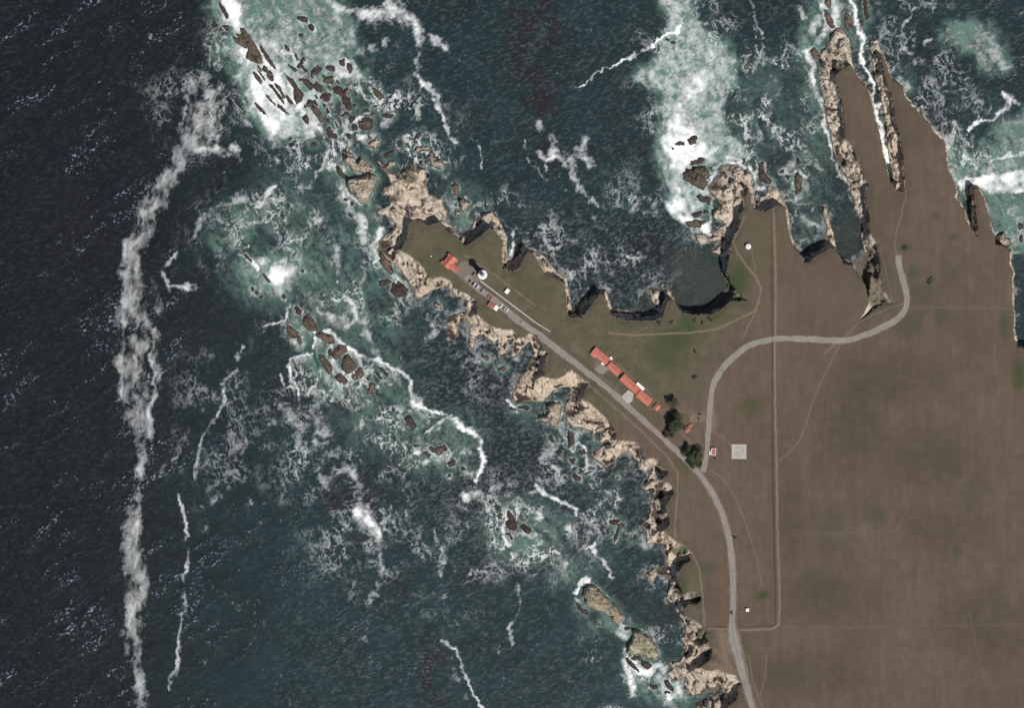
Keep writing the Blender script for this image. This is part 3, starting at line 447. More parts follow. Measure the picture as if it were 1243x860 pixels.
rk('small dark rock at the very bottom of the foamy group', E(545,578.5,7,5,0), 1.4, 'dark', IN)
rk('small brown rock alone in the calm water under the cliffs', E(609,448.5,10,6,0), 1.6, 'brown', IN)
rk('small rock with a beige cap off the pillared cliff', E(589,434.5,9,6.5,30), 3, 'brown', IN)
rk('dark reddish low rock off the rounded cliff foot', E(636,495.5,14,6,10), 1.6, 'red', IN)
rk('small dark rock left of the reddish low rock off the cliff foot', E(622.5,497,8,5,30), 1.4, 'dark', IN)
SW = 'weedy brown rocks in the southern surf ring'
rk('large weedy brown rock in the southern surf ring', [(615,621),(618,621),(622,626),(628.7,635),(628,643),(623,646),(616.5,643),(613,636.5),(615.5,630)], 3.2, 'red', SW)
rk('small brown rock left of the large weedy rock in the surf ring', E(606.7,627.5,9,6.5,-50), 1.8, 'brown', SW)
rk('red-brown rock right of the large weedy rock in the surf ring', E(638.5,643,14,10,30), 2.6, 'red', SW)
rk('dark hook-shaped rock below the large weedy rock', [(613.5,648),(619,648),(623,653),(622,658),(619.5,656),(618,652),(614,651)], 1.6, 'dark', SW)
FR = 'dark rocks off the pale southern cliffs'
rk('tall dark rock standing in foam off the pale southern cliff', E(692.7,534,20,9,80), 5, 'dark', FR)
rk('foam-ringed rock just below the tall dark one', E(707,550,9.5,7,-20), 2.2, 'dark', FR)
rk('foam-ringed rock lower left, below the tall dark one', E(695,560,9,6.5,40), 2.2, 'dark', FR)
rk('lowest reddish rock off the pale southern cliff', E(700.5,581,10,8,20), 2.2, 'red', FR)
rk('thin dark rock trailing right of the lowest reddish one', E(714,575,11,3,-25), 1.3, 'dark', FR)
rk('small dark rock left of the tall dark one', E(670,534,9,6.5,60), 1.8, 'dark', FR)
rk('speck of dark rock in the open southern cove', E(750.5,580.5,5,3.5,-30), 1.0, 'dark', FR)
rk('beige sea stack with dark feet cut off from the cliff by a narrow channel', [(663,494),(667,491),(674.4,487.4),(682,489),(682,500),(679,512),(677,520),(671,518),(660,514),(653,510),(655,505),(662,503)], 11, 'beige', FR, 'sea_stack')
rk('reddish flat rock in the cove beside the brown stepped rocks', E(746.5,635,12,7,0), 1.8, 'red', FR)
rk('brown stepped rock right of the reddish flat one in the cove', E(753.5,639.5,10,6,-40), 2.2, 'brown', FR)
rk('tall thin dark rock trailing below the stepped rocks', E(748.5,651,17,4.5,-72), 1.6, 'dark', FR)
rk('thin dark splinter near the cliff foot right of the stepped rocks', E(771,653,10,3,-80), 1.5, 'dark', FR)
SO = 'islets and rocks off the southern cliff end'
rk('long pale-topped islet lying down right off the southern cliff', [(707.5,717),(712,711.5),(719,710),(728,716),(738,726),(749,737),(757,748),(756,755),(748,759),(741,751),(733,746),(722,742),(711,736),(707,727)], 12, 'grass', SO, 'sea_stack')
rk('low dark ledge at the lower left of the long pale islet', [(699,733),(703,734),(708,740),(716,744),(714,748),(707,746),(701,741)], 2.2, 'dark', SO)
rk('large rounded olive islet at the southern end', [(768,767),(773,764.5),(779,766),(786,772),(794,780),(799,790),(800,798),(796,802),(788,801),(776.5,796),(768,796),(761,794),(760,788),(764,781),(767,774)], 12, 'grass', SO, 'sea_stack')
rk('long dark slab lying in white foam left below the olive islet', E(767.5,808.5,25,5.5,42), 2.2, 'dark', SO)
rk('dark rock in white foam touching the olive islet', E(772.5,800.5,12,6.5,10), 2.2, 'dark', SO)
rk('broken dark rock in white foam right of the long slab', E(784.5,808.5,14,9,25), 2.6, 'dark', SO)
rk('forked dark rock right of the white foam, near the cliff end', [(807,826),(812,828),(815,834),(819,838),(818,842),(813,839),(809,836),(806,831)], 2.6, 'dark', SO)
rk('small dark rock below the forked one near the cliff end', E(810,843,7,5,-20), 1.6, 'dark', SO)
rk('faint dark rock awash between the foam and the cliff end', E(794.5,835.5,10,6.5,0), 1.0, 'dark', SO)
rk('small dark rock at the top of the olive islet', E(762,764.5,9,4.5,-10), 1.8, 'dark', SO)
NB = 'rocks in the white northern bay'
rk('right blob of the three dark rocks in pure white surf', E(841,169.5,13,10,-15), 2.4, 'dark', NB)
rk('middle blob of the three dark rocks in pure white surf', E(827,173.6,13,6.5,-15), 2.2, 'dark', NB)
rk('leftmost, smallest of the three dark rocks in pure white surf', E(817.6,179.6,5.5,4,-10), 1.5, 'dark', NB)
rk('ragged dark rock just above the broad brown islet in the white bay', E(847.5,195,19,7,-12), 2.2, 'dark', NB)
rk('broad brown islet with a pale streak in the white bay', [(829,211),(833.7,206),(842,203),(850,200.4),(857,200.4),(860.5,207),(860.5,221),(855,231.5),(848,228),(842,225),(830.4,218)], 6, 'olive', NB, 'sea_stack')
rk('dark rock with a tail below the broad brown islet', E(852.4,240.5,12,9,40), 2, 'dark', NB)
rk('narrow dark rock close to the headland, below the brown islet', E(859.7,243,11,6,80), 2, 'dark', NB)
rk('low dark rock in surf, above the long brown shelf', E(846.7,259.5,13,7,-10), 1.6, 'dark', NB)
rk('small dark rock by the headland above the long brown shelf', E(857,257,7,5,0), 1.6, 'dark', NB)
rk('long brown shelf rock at the lower end of the white bay', E(845,271,26,9,3), 2.4, 'brown', NB)
rk('sliver of dark rock above the three-lobed headland', E(903.7,195,9,3,-75), 1.5, 'dark', NB)
rk('upper dark lobe of the rock pair right of the headland lobes', E(925,203.5,15,9,75), 3, 'olive', NB)
rk('lower dark lobe of the rock pair right of the headland lobes', E(929,216,17,12,40), 2.4, 'dark', NB)
rk('small dark rock far right above the tall ringed rock', E(969.6,195,9,5,65), 1.6, 'dark', NB)
rk('small dark rock left of the tall ringed rock', E(956.5,215,7,5.5,-60), 1.5, 'dark', NB)
rk('faint brown rock awash above left of the tall ringed rock', E(950,207.7,6,5,0), 1.2, 'brown', NB)
rk('tall olive rock ringed by foam between the two headlands', E(969.8,222,29,9,-85), 3.6, 'olive', NB)
NE = 'rocks off the twin brown peninsula tips'
rk('long leaf-shaped brown rock off the left peninsula tip', [(1001,9),(1005,11),(1009,18),(1013,24),(1015,32),(1011,34),(1006,29),(1002,19)], 4.5, 'brown', NE)
rk('brown rock at the very top edge above the leaf-shaped rock', [(1003,-8),(1008,-8),(1010,2),(1009,9),(1005,8),(1002,2)], 3.5, 'brown', NE)
rk('upright brown rock in the channel between the peninsula tips', E(1030.5,24.5,23,9,75), 4, 'brown', NE)
rk('narrow dark red rock at the top edge right of the channel foam', E(1052,8,30,6,82), 2, 'red', NE)
rk('tiny dark rock below the narrow dark red one', E(1047,27,8,4,80), 1.5, 'dark', NE)
rk('dark stick-like rock in the surf off the right peninsula', E(1164.5,162,11,2.2,76), 1.0, 'dark', NE)
rk('brown knobbly rock beside the white water at the left peninsula flank', E(990,64,14,10,50), 3.5, 'brown', NE)
EA = 'rocks at the right edge below the surf'
rk('two-tone rock, dark left and pale right, joined to the beach corner', E(1219,291.5,19,17,-30), 7, 'beige', EA)
rk('upper small dark rock at the right picture edge', E(1240.5,275,10,6,80), 2, 'dark', EA)
rk('lower small dark rock at the right picture edge', E(1241,289,10,5,80), 2, 'dark', EA)
rk('higher of two dim dark rocks awash under the upper breaker', E(810.8,46.8,6,3.5,15), .8, 'dark', NB)
rk('lower of two dim dark rocks awash under the upper breaker', E(817.5,50.2,6,4,15), .8, 'dark', NB)

_r = random.Random(11)
for _k in range(44):
    _u = _r.random(); _x = 352 + _r.uniform(0, 82); _y = 88 + (_x - 352) * .62 + _r.uniform(-26, 34)
    if any(math.hypot(_x - (g[3][0] if isinstance(g[3], tuple) else sum(p[0] for p in g[3]) / len(g[3])), _y - (g[3][1] if isinstance(g[3], tuple) else sum(p[1] for p in g[3]) / len(g[3]))) < 7 for g in ROCKS): continue
    rk('small jagged low rock among bigger ones on the weedy shelf, upper left', E(_x, _y, _r.uniform(4, 9), _r.uniform(2.5, 5), _r.uniform(35, 75)), _r.uniform(1.0, 2.0), _r.choice(['dark', 'dark', 'red', 'brown']), 'small jagged rocks of the weedy shelf')
for _k in range(14):
    _t = _r.random(); _x = 296 + 52 * _t + _r.uniform(-5, 10); _y = 66 + 70 * _t + _r.uniform(-8, 8)
    if any(isinstance(g[3], tuple) and math.hypot(_x - g[3][0], _y - g[3][1]) < 6 for g in ROCKS): continue
    if 295 < _x < 320 and _y < 80: continue
    rk('thin dark rock splinter in the white surf of the upper left reef', E(_x, _y, _r.uniform(5, 11), _r.uniform(1.6, 2.8), _r.uniform(48, 60)), _r.uniform(1.0, 1.8), 'dark', 'rock splinters in the white surf')
def outline(geo, seed):
    if isinstance(geo, list): return geo
    cx, cy, L, W, a = geo
    r = random.Random(seed); n = 22; c, s = math.cos(math.radians(a)), math.sin(math.radians(a)); out = []
    ph = [r.uniform(0, 6.28) for _ in range(4)]
    for i in range(n):
        th = 2 * math.pi * i / n
        k = 1 + .13 * math.sin(2 * th + ph[0]) + .10 * math.sin(3 * th + ph[1]) + .08 * math.sin(5 * th + ph[2]) + .06 * r.uniform(-1, 1)
        u = .5 * L * k * abs(math.cos(th)) ** .8 * (1 if math.cos(th) >= 0 else -1); v = .5 * W * k * abs(math.sin(th)) ** .75 * (1 if math.sin(th) >= 0 else -1)
        out.append((cx + u * c - v * s, cy + u * s + v * c))
    return out
OUT = [outline(g[3], i) for i, g in enumerate(ROCKS)]

D = D * np.clip(.52 + .95 * fbm(GX, GY, 17, 3, 44), .6, 1.12)
# foam collars where the swell breaks on the rocks
rm = np.zeros_like(mP)
for o in OUT: rm |= fill(o, xs, ys)
dr = edt(rm, 14)
calm = smooth(560, 620, GX) * smooth(330, 420, GY) * .0
D = np.maximum(D, np.clip(.62 - dr * .09, 0, .62) * smooth(0.3, 0.6, fbm(GX, GY, 16, 3, 41) + .18))
aer = np.maximum(aer, np.clip(.55 - dr * .06, 0, .5))
D = np.maximum(D, np.clip(.55 - dS * .11, 0, .55) * smooth(0.42, 0.62, fbm(GX, GY, 26, 3, 42)) * (1 - silt))
D = np.maximum(D, np.clip(aer, 0, 1) * .60)
strk = fbm(GX + w1 * 10, GY + w2 * 10, 4.5, 3, 37, ang=70, aniso=3.2, gain=.65)
belt = smooth(265, 215, GX + w1 * 20)
strw = fbm(GX + w1 * 16 + w3 * 5, GY + w2 * 10, 5.0, 4, 38, ang=97, aniso=4.5, gain=.68)
nf = (nmix * .72 + strk * .28) * (1 - .75 * belt) + .75 * belt * (strw + .02)
LZ = Z()
for a in [(470,160,90,1,60,40),(395,190,70,.9,60),(340,280,90,.6,60),(440,350,60,.8,70),(400,440,80,.9,60),(500,530,70,.9,50),(400,560,60,.6,80),(640,640,80,.9,60),(720,610,60,.7,50),(930,140,60,.9,90),(985,220,30,.8,60),(780,270,60,.5),(590,260,50,.7,30),(650,290,60,.6,30),(740,330,70,.6,30),(700,560,50,.7,50),(770,820,60,.9,50),(560,420,70,.35),(1110,80,60,.5,70),(1180,180,40,.7,60),(440,660,60,.5,80),(250,130,60,.6,50),(320,60,60,.9,60),(840,100,60,.8,120),(1120,20,60,.4,30),(540,690,60,.5),(500,420,40,.4,60),(270,520,60,.3,90)]:
    blob(LZ, *a)
v1 = ridge(fbm(GX + w1 * 22 + w3 * 5, GY + w2 * 22 + w4 * 5, 12, 4, 81, ang=68, aniso=1.8, gain=.6)); v2 = ridge(fbm(GX + w2 * 16 + w4 * 3, GY + w1 * 16 + w3 * 3, 5.5, 3, 82, ang=68, aniso=1.7, gain=.6))
vein = np.maximum(smooth(.90, .995, v1), .75 * smooth(.90, .995, v2)) * smooth(.42, .66, fbm(GX, GY, 24, 3, 83) + .10 * (near - .3))
vein *= np.clip(LZ, 0, 1) * (1 - .85 * silt) * (.55 + .9 * fine)
f1 = np.clip((D * 1.5 - nf - .16) / .86, 0, 1)
foam = np.maximum(f1 ** 1.2 * smooth(0.04, .3, D), np.clip(vein * .84, 0, .8))
T = np.zeros_like(D)
Tr = D[0] * 0
for j in range(D.shape[0]):
    Tr = np.maximum(.86 * D[j], (.72 * Tr + .28 * np.roll(Tr, 1)) * .973); T[j] = Tr
T = blur(T, 2) * (smooth(620, 480, GX) * .95 + .45 * smooth(620, 700, GX))
st1 = fbm(GX + w1 * 10 + w3 * 3, GY + w2 * 10, 3.6, 4, 86, ang=70, aniso=6, gain=.65)
drift = np.clip(T * 1.28 - (.75 * st1 + .25 * fine) - .14, 0, 1) * 1.1
foam = np.maximum(foam, np.clip(drift, 0, .68) * (1 - .8 * silt))
# diagonal chop on the open sea: sun glints painted as flecks along the swell
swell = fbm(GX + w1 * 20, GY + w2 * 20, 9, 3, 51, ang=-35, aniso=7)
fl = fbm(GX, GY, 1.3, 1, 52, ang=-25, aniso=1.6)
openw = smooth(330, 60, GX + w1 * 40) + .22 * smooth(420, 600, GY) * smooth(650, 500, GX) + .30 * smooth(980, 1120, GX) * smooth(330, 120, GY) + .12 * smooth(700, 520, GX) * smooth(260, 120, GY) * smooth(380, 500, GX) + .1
painted_glint = smooth(.70, .94, fl) * smooth(.52, .74, swell) * smooth(.38, .6, fbm(GX, GY, 40, 3, 53)) * np.clip(openw * 1.3, 0, 1)
painted_glint = np.maximum(painted_glint, smooth(.90, .985, fbm(GX, GY, 2.0, 1, 54)) * .8 * smooth(.5, .7, fbm(GX, GY, 30, 3, 56)) * (1 - near) * smooth(900, 700, GX))
rip = fbm(GX + w1 * 5, GY + w2 * 5, 1.9, 2, 55, ang=-18, aniso=2.2)
inner_bay = smooth(480, 560, GX) * smooth(850, 780, GX) * smooth(380, 440, GY) * smooth(720, 600, GY)
northb = smooth(600, 650, GX) * smooth(860, 800, GX) * smooth(240, 290, GY) * smooth(400, 380, GY)
chop = smooth(.45, .9, rip) * np.clip(.08 + .5 * inner_bay + .45 * northb + .15 * smooth(300, 380, GX), 0, .6) * (1 - .8 * silt)
aer = np.clip(aer * (.15 + 1.7 * smooth(.28, .74, .6 * fbm(GX + w1 * 12, GY + w2 * 12, 6, 4, 61, ang=62, aniso=3.2, gain=.62) + .4 * nmix)), 0, 1)
kelp = np.clip(kelp * smooth(.3, .7, fbm(GX, GY, 13, 4, 62, gain=.65)) * 1.3, 0, 1)
teal = smooth(90, 420, GX + w1 * 120 - (430 - GY) * .12) * (.55 + .9 * (fbm(GX, GY, 60, 4, 63) - .2))
bay = np.maximum(inner_bay, np.maximum(northb, smooth(900, 960, GX) * smooth(150, 220, GY) * smooth(1090, 1050, GX)))
teal = teal * (1 - .45 * np.clip(bay + .5 * near, 0, 1))
teal = np.clip(teal + .25 * smooth(600, 760, GY) * smooth(250, 450, GX), 0, 1)

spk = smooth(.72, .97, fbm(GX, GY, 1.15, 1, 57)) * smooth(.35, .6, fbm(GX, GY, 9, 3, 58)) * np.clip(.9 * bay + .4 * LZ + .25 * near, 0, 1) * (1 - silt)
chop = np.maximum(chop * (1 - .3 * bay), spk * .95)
# ------------------------------------------------------------------ materials
def mat(name):
    m = bpy.data.materials.new(name); m.use_nodes = True
    nt = m.node_tree; b = nt.nodes['Principled BSDF']
    return m, nt, b
class G:
    def __init__(s, nt): s.nt = nt; s.N = nt.nodes; s.L = nt.links
    def n(s, t, **k):
        x = s.N.new(t)
        for a, v in k.items(): setattr(x, a, v)
        return x
    def att(s, name): return s.n('ShaderNodeAttribute', attribute_name=name).outputs['Fac']
    def coord(s): return s.n('ShaderNodeTexCoord').outputs['Object']
    def noise(s, scale, detail=4, rough=.55, vec=None):
        x = s.n('ShaderNodeTexNoise'); x.inputs['Scale'].default_value = scale; x.inputs['Detail'].default_value = detail; x.inputs['Roughness'].default_value = rough
        s.L.new(vec or s.coord(), x.inputs['Vector']); return x.outputs['Fac']
    def ramp(s, f, a, b, lo=0.0, hi=1.0):
        x = s.n('ShaderNodeMapRange'); x.clamp = True
        for i, v in enumerate((a, b, lo, hi)): x.inputs[i + 1].default_value = v
        s.L.new(f, x.inputs[0]); return x.outputs[0]
    def math(s, op, a, b):
        x = s.n('ShaderNodeMath', operation=op)
        for i, v in enumerate((a, b)):
            if isinstance(v, (int, float)): x.inputs[i].default_value = v
            else: s.L.new(v, x.inputs[i])
        return x.outputs[0]
    def mix(s, f, a, b, mode='MIX'):
        x = s.n('ShaderNodeMix', data_type='RGBA', blend_type=mode)
        for sock, v in ((x.inputs[0], f), (x.inputs[6], a), (x.inputs[7], b)):
            if isinstance(v, tuple): sock.default_value = v if len(v) == 4 else (*v, 1)
            elif isinstance(v, (int, float)): sock.default_value = v
            else: s.L.new(v, sock)
        return x.outputs[2]
    def bump(s, h, strength, dist):
        x = s.n('ShaderNodeBump'); x.inputs['Strength'].default_value = strength; x.inputs['Distance'].default_value = dist
        s.L.new(h, x.inputs['Height']); return x.outputs['Normal']

TONES = {'dark': ((.125,.098,.079),(.028,.021,.018)), 'olive': ((.17,.135,.092),(.06,.045,.033)), 'brown': ((.22,.16,.115),(.07,.05,.04)),
         'red': ((.105,.058,.046),(.035,.022,.02)), 'beige': ((.64,.55,.44),(.22,.17,.13)), 'grass': ((.52,.46,.34),(.17,.14,.09))}
def rock_mat(key):
    m, nt, b = mat('rock_' + key); g = G(nt); hi, lo = TONES[key]
    mp = g.n('ShaderNodeMapping'); mp.inputs['Rotation'].default_value = (0, 0, math.radians(52)); mp.inputs['Scale'].default_value = (.05, .3, .3)
    geo = g.n('ShaderNodeNewGeometry'); g.L.new(geo.outputs['Position'], mp.inputs['Vector'])
    st = g.noise(1.0, 5, .62, mp.outputs[0]); n1 = g.noise(.12, 6, .6, geo.outputs['Position'])
    col = g.mix(g.ramp(g.math('ADD', st, n1), .75, 1.25), lo, hi)
    sep = g.n('ShaderNodeSeparateXYZ'); g.L.new(geo.outputs['Position'], sep.inputs[0])
    z = g.math('ADD', sep.outputs[2], g.math('MULTIPLY', n1, -2.5))
    wet = g.ramp(z, -.6, 1.6 if key in ('beige', 'grass') else .6, 1, 0)
    col = g.mix(wet, col, (.042, .03, .025))
    if key == 'grass':
        col = g.mix(g.math('MULTIPLY', g.ramp(sep.outputs[2], 8, 10.5), g.ramp(n1, .5, .62)), col, (.15, .135, .07))
    g.L.new(col, b.inputs['Base Color']); b.inputs['Roughness'].default_value = .85
    g.L.new(g.bump(g.math('ADD', st, g.noise(.5, 5, .65, geo.outputs['Position'])), .8 if key == 'grass' else 1.0, 1.6 if key == 'grass' else 2.2), b.inputs['Normal'])
    return m
RM = {k: rock_mat(k) for k in TONES}

def land_mat():
    m, nt, b = mat('headland'); g = G(nt)
    pos = g.n('ShaderNodeNewGeometry').outputs['Position']
    n1 = g.noise(.012, 6, .6, pos); n2 = g.noise(.09, 5, .65, pos); n3 = g.noise(.5, 3, .6, pos)
    n5 = g.noise(.028, 6, .7, pos)
    mq = g.n('ShaderNodeMapping'); mq.inputs['Scale'].default_value = (.16, .02, .1); g.L.new(pos, mq.inputs['Vector'])
    n4 = g.noise(1.0, 4, .65, mq.outputs[0])
    col = g.mix(g.ramp(n1, .40, .60), (.101, .071, .0525), (.146, .101, .077))
    col = g.mix(g.ramp(n5, .35, .65, 0, .8), col, (.153, .110, .088))
    col = g.mix(g.ramp(n4, .35, .65, 0, .5), col, (.080, .066, .045))
    col = g.mix(g.ramp(g.noise(.035, 5, .7, pos), .52, .68, 0, .7), col, (.082, .074, .046))
    col = g.mix(g.ramp(n2, .3, .7, 0, .55), col, (.086, .067, .048))
    col = g.mix(g.ramp(n3, .55, .75, 0, .35), col, (.15, .112, .082))
    col = g.mix(g.math('MULTIPLY', g.att('darkveg'), g.ramp(n2, .3, .6, .45, .8)), col, (.062, .053, .034))
    oc = g.mix(g.ramp(n2, .35, .65), (.080, .072, .046), (.118, .102, .069))
    oc = g.mix(g.ramp(n3, .5, .75, 0, .5), oc, (.135, .118, .082))
    col = g.mix(g.math('MULTIPLY', g.att('olive'), g.ramp(n1, .2, .6, .75, 1)), col, oc)
    col = g.mix(g.math('MULTIPLY', g.att('green'), g.ramp(n2, .25, .55, .6, 1)), col, (.050, .066, .032))
    col = g.mix(g.math('MULTIPLY', g.att('track'), g.ramp(n2, .3, .55, .6, 1)), col, (.225, .168, .128))
    mp = g.n('ShaderNodeMapping'); mp.inputs['Rotation'].default_value = (0, 0, math.radians(52)); mp.inputs['Scale'].default_value = (.035, .22, .3)
    g.L.new(pos, mp.inputs['Vector'])
    st = g.noise(1.0, 5, .65, mp.outputs[0])
    rn = g.math('ADD', g.math('MULTIPLY', st, .55), g.math('MULTIPLY', g.noise(.07, 6, .65, pos), .45))
    rc = g.mix(g.ramp(rn, .34, .55), (.21, .165, .125), (.58, .505, .415))
    rc = g.mix(g.ramp(n1, .52, .62, 0, .45), rc, (.54, .41, .285))
    rc = g.mix(g.ramp(rn, .60, .72, 0, .6), rc, (.72, .65, .56))
    rc = g.mix(g.ramp(n2, .60, .74, 0, .35), rc, (.085, .066, .048))
    sep = g.n('ShaderNodeSeparateXYZ'); g.L.new(pos, sep.inputs[0])
    z = g.math('ADD', sep.outputs[2], g.math('MULTIPLY', rn, -5.0))
    rc = g.mix(g.ramp(z, -2.3, -.5, 1, 0), rc, (.052, .037, .03))
    col = g.mix(g.att('rock'), col, rc)
    sc = g.mix(g.ramp(n2, .3, .7), (.085, .07, .062), (.17, .145, .125))
    col = g.mix(g.math('MULTIPLY', g.att('sand'), .9), col, sc)
    g.L.new(col, b.inputs['Base Color']); b.inputs['Roughness'].default_value = .95; b.inputs['Specular IOR Level'].default_value = .15
    bh = g.math('ADD', g.math('MULTIPLY', g.math('MULTIPLY', st, g.att('rock')), 3.0), g.math('MULTIPLY', n3, .35))
    g.L.new(g.bump(bh, .65, 1.1), b.inputs['Normal'])
    return m

def sea_mat():
    m, nt, b = mat('sea_water'); g = G(nt)
    pos = g.n('ShaderNodeNewGeometry').outputs['Position']
    n1 = g.noise(.02, 5, .6, pos); n2 = g.noise(.35, 3, .6, pos)
    col = g.mix(g.att('teal'), (.0076, .0093, .0122), (.0130, .0340, .0372))
    col = g.mix(g.ramp(n1, .35, .7, 0, .5), col, (.012, .014, .015))
    col = g.mix(g.math('MULTIPLY', g.att('kelp'), .9), col, (.0175, .0145, .016))
    col = g.mix(g.math('MULTIPLY', g.att('silt'), .9), col, (.043, .050, .040))
    col = g.mix(g.math('MULTIPLY', g.att('aer'), g.ramp(n2, .2, .7, .5, .95)), col, (.13, .225, .185))
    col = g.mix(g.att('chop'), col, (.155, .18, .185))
    f = g.math('MULTIPLY', g.att('foam'), g.ramp(n2, .2, .5, .80, 1.0))
    col = g.mix(f, col, (.90, .92, .91))
    col = g.mix(g.att('painted_glint'), col, (.26, .31, .40))  # sun sparkle painted into the water colour as pale blue specks
    g.L.new(col, b.inputs['Base Color'])
    b.inputs['IOR'].default_value = 1.33
    g.L.new(g.ramp(f, 0, .6, .32, .9), b.inputs['Roughness'])
    g.L.new(g.ramp(f, 0, .6, .5, .1), b.inputs['Specular IOR Level'])
    mp = g.n('ShaderNodeMapping'); mp.inputs['Rotation'].default_value = (0, 0, math.radians(-35)); mp.inputs['Scale'].default_value = (.09, .32, .3)
    g.L.new(pos, mp.inputs['Vector'])
    h = g.math('ADD', g.noise(1.0, 5, .6, mp.outputs[0]), g.math('MULTIPLY', n2, .35))
    g.L.new(g.bump(h, .16, .8), b.inputs['Normal'])
    return m

def simple(name, c, rough=.8, var=.12, scale=.8, metal=0.0, bump=0.0, c2=None):
    m, nt, b = mat(name); g = G(nt)
    n = g.noise(scale, 5, .6)
    d = c2 or tuple(max(0, v * (1 - var * 2.2)) for v in c)
    g.L.new(g.mix(g.ramp(n, .3, .7), d, c), b.inputs['Base Color'])
    b.inputs['Roughness'].default_value = rough; b.inputs['Metallic'].default_value = metal
    if bump: g.L.new(g.bump(n, bump, .1), b.inputs['Normal'])
    return m
M = {
 'white': simple('white_paint', (.80,.79,.76), .6, .06), 'whitewall': simple('white_render_wall', (.74,.72,.68), .8, .08),
 'roof': simple('red_shingle_roof', (.58,.20,.14), .85, .10, .5, bump=.4, c2=(.43,.125,.085)), 'roofdull': simple('weathered_red_roof', (.38,.15,.11), .9, .14, 1.0),
 'glass': simple('window_glass', (.04,.05,.06), .1, .1), 'bluegrey': simple('blue_grey_metal', (.17,.22,.30), .5, .1), 'darkmetal': simple('dark_metal', (.03,.03,.032), .5, .1),
 'asphalt': simple('worn_asphalt', (.255,.222,.195), .9, .10, .15, c2=(.19,.165,.148)), 'gravel': simple('gravel_road', (.245,.222,.185), .95, .10, .12, c2=(.185,.165,.138)),
 'lot': simple('gravel_lot', (.185,.15,.13), .95, .08, .2, c2=(.15,.125,.105)), 'verge': simple('dirt_verge', (.17,.135,.10), .95, .1, .2, c2=(.12,.098,.072)), 'concrete': simple('pale_concrete', (.44,.42,.37), .9, .10, .3, c2=(.33,.31,.27)), 'concretedark': simple('stained_concrete', (.24,.22,.19), .9, .1, .4),
 'line': simple('worn_line_paint', (.42,.40,.36), .8, .2, .5), 'wood': simple('weathered_wood', (.16,.125,.095), .85, .15, 2), 'trunk': simple('bark', (.085,.062,.045), .95, .2, 2), 'rubber': simple('rubber', (.015,.015,.015), .9, .1), 'brick': simple('chimney_brick', (.30,.12,.085), .9, .15, 2),
 'door': simple('painted_door', (.10,.12,.10), .6, .1), 'rubble': simple('pale_rubble', (.38,.34,.27), .95, .2, .8), 'galv': simple('galvanised_steel', (.35,.36,.37), .5, .1, metal=.4),
}
def road_mat(name, c, c2, edge):
    m, nt, b = mat(name); g = G(nt); pos = g.n('ShaderNodeNewGeometry').outputs['Position']
    n1 = g.noise(.09, 5, .65, pos); n2 = g.noise(.6, 4, .6, pos); u = g.att('across')
    col = g.mix(g.ramp(n1, .35, .65), c2, c)
    col = g.mix(g.ramp(n2, .55, .75, 0, .5), col, c2)
    mid = g.math('ABSOLUTE', g.math('SUBTRACT', u, .5), 0)
    wt = g.math('ABSOLUTE', g.math('SUBTRACT', mid, .2), 0)
    col = g.mix(g.ramp(wt, .02, .11, .45, 0), col, tuple(min(1, v * 1.22) for v in c))
    e = g.math('ADD', mid, g.math('MULTIPLY', g.math('SUBTRACT', n2, .5), .35))
    col = g.mix(g.ramp(e, .34, .5, 0, .9), col, edge)
    g.L.new(col, b.inputs['Base Color']); b.inputs['Roughness'].default_value = .95
    return m
M['asphalt'] = road_mat('worn_asphalt_road', (.25,.222,.198), (.185,.162,.145), (.15,.122,.098)); M['gravel'] = road_mat('gravel_track', (.25,.225,.188), (.185,.165,.138), (.14,.115,.088))
def car_paint(name, c): return simple('car_paint_' + name, c, .3, .03)
def leaf_mat(name, a, b2):
    m, nt, b = mat(name); g = G(nt)
    inf = g.n('ShaderNodeObjectInfo'); pos = g.n('ShaderNodeNewGeometry').outputs['Position']
    g.L.new(g.mix(g.ramp(g.noise(.45, 4, .7, pos), .35, .65), a, b2), b.inputs['Base Color']); b.inputs['Roughness'].default_value = .7
    return m
LEAF = leaf_mat('cypress_foliage', (.035,.05,.02), (.07,.088,.034)); LEAF2 = leaf_mat('shrub_foliage', (.05,.055,.028), (.085,.085,.042))

# ------------------------------------------------------------------ mesh helpers
def link(o, parent=None):
    C.objects.link(o)
    if parent: o.parent = parent
    return o
def grid_mesh(name, keep, z, masks, material, dx=S):
    """keep: bool per vertex of the fine grid; one sheet with the masks as attributes"""
    hh, ww = keep.shape
    q = keep[:-1, :-1] | keep[1:, :-1] | keep[:-1, 1:] | keep[1:, 1:]
    used = np.zeros_like(keep); used[:-1, :-1] |= q; used[1:, :-1] |= q; used[:-1, 1:] |= q; used[1:, 1:] |= q
    idx = np.full(keep.shape, -1, np.int32); nv = int(used.sum()); idx[used] = np.arange(nv)
    co = np.empty((nv, 3), np.float32)
    co[:, 0] = (GX[used] - 621.5) * S; co[:, 1] = (430 - GY[used]) * S; co[:, 2] = z[used]
    j, i = np.nonzero(q)
    f = np.stack([idx[j + 1, i], idx[j + 1, i + 1], idx[j, i + 1], idx[j, i]], 1).astype(np.int32)
    me = bpy.data.meshes.new(name)
    me.vertices.add(nv); me.vertices.foreach_set('co', co.ravel())
    me.loops.add(f.size); me.loops.foreach_set('vertex_index', f.ravel())
    me.polygons.add(len(f)); me.polygons.foreach_set('loop_start', np.arange(0, f.size, 4, dtype=np.int32))
    me.update(calc_edges=True)
    me.polygons.foreach_set('use_smooth', np.ones(len(f), bool))
    for k, v in masks.items():
        a = me.attributes.new(k, 'FLOAT', 'POINT'); a.data.foreach_set('value', np.ascontiguousarray(v[used], dtype=np.float32))
    me.materials.append(material)
    o = bpy.data.objects.new(name, me); return link(o)
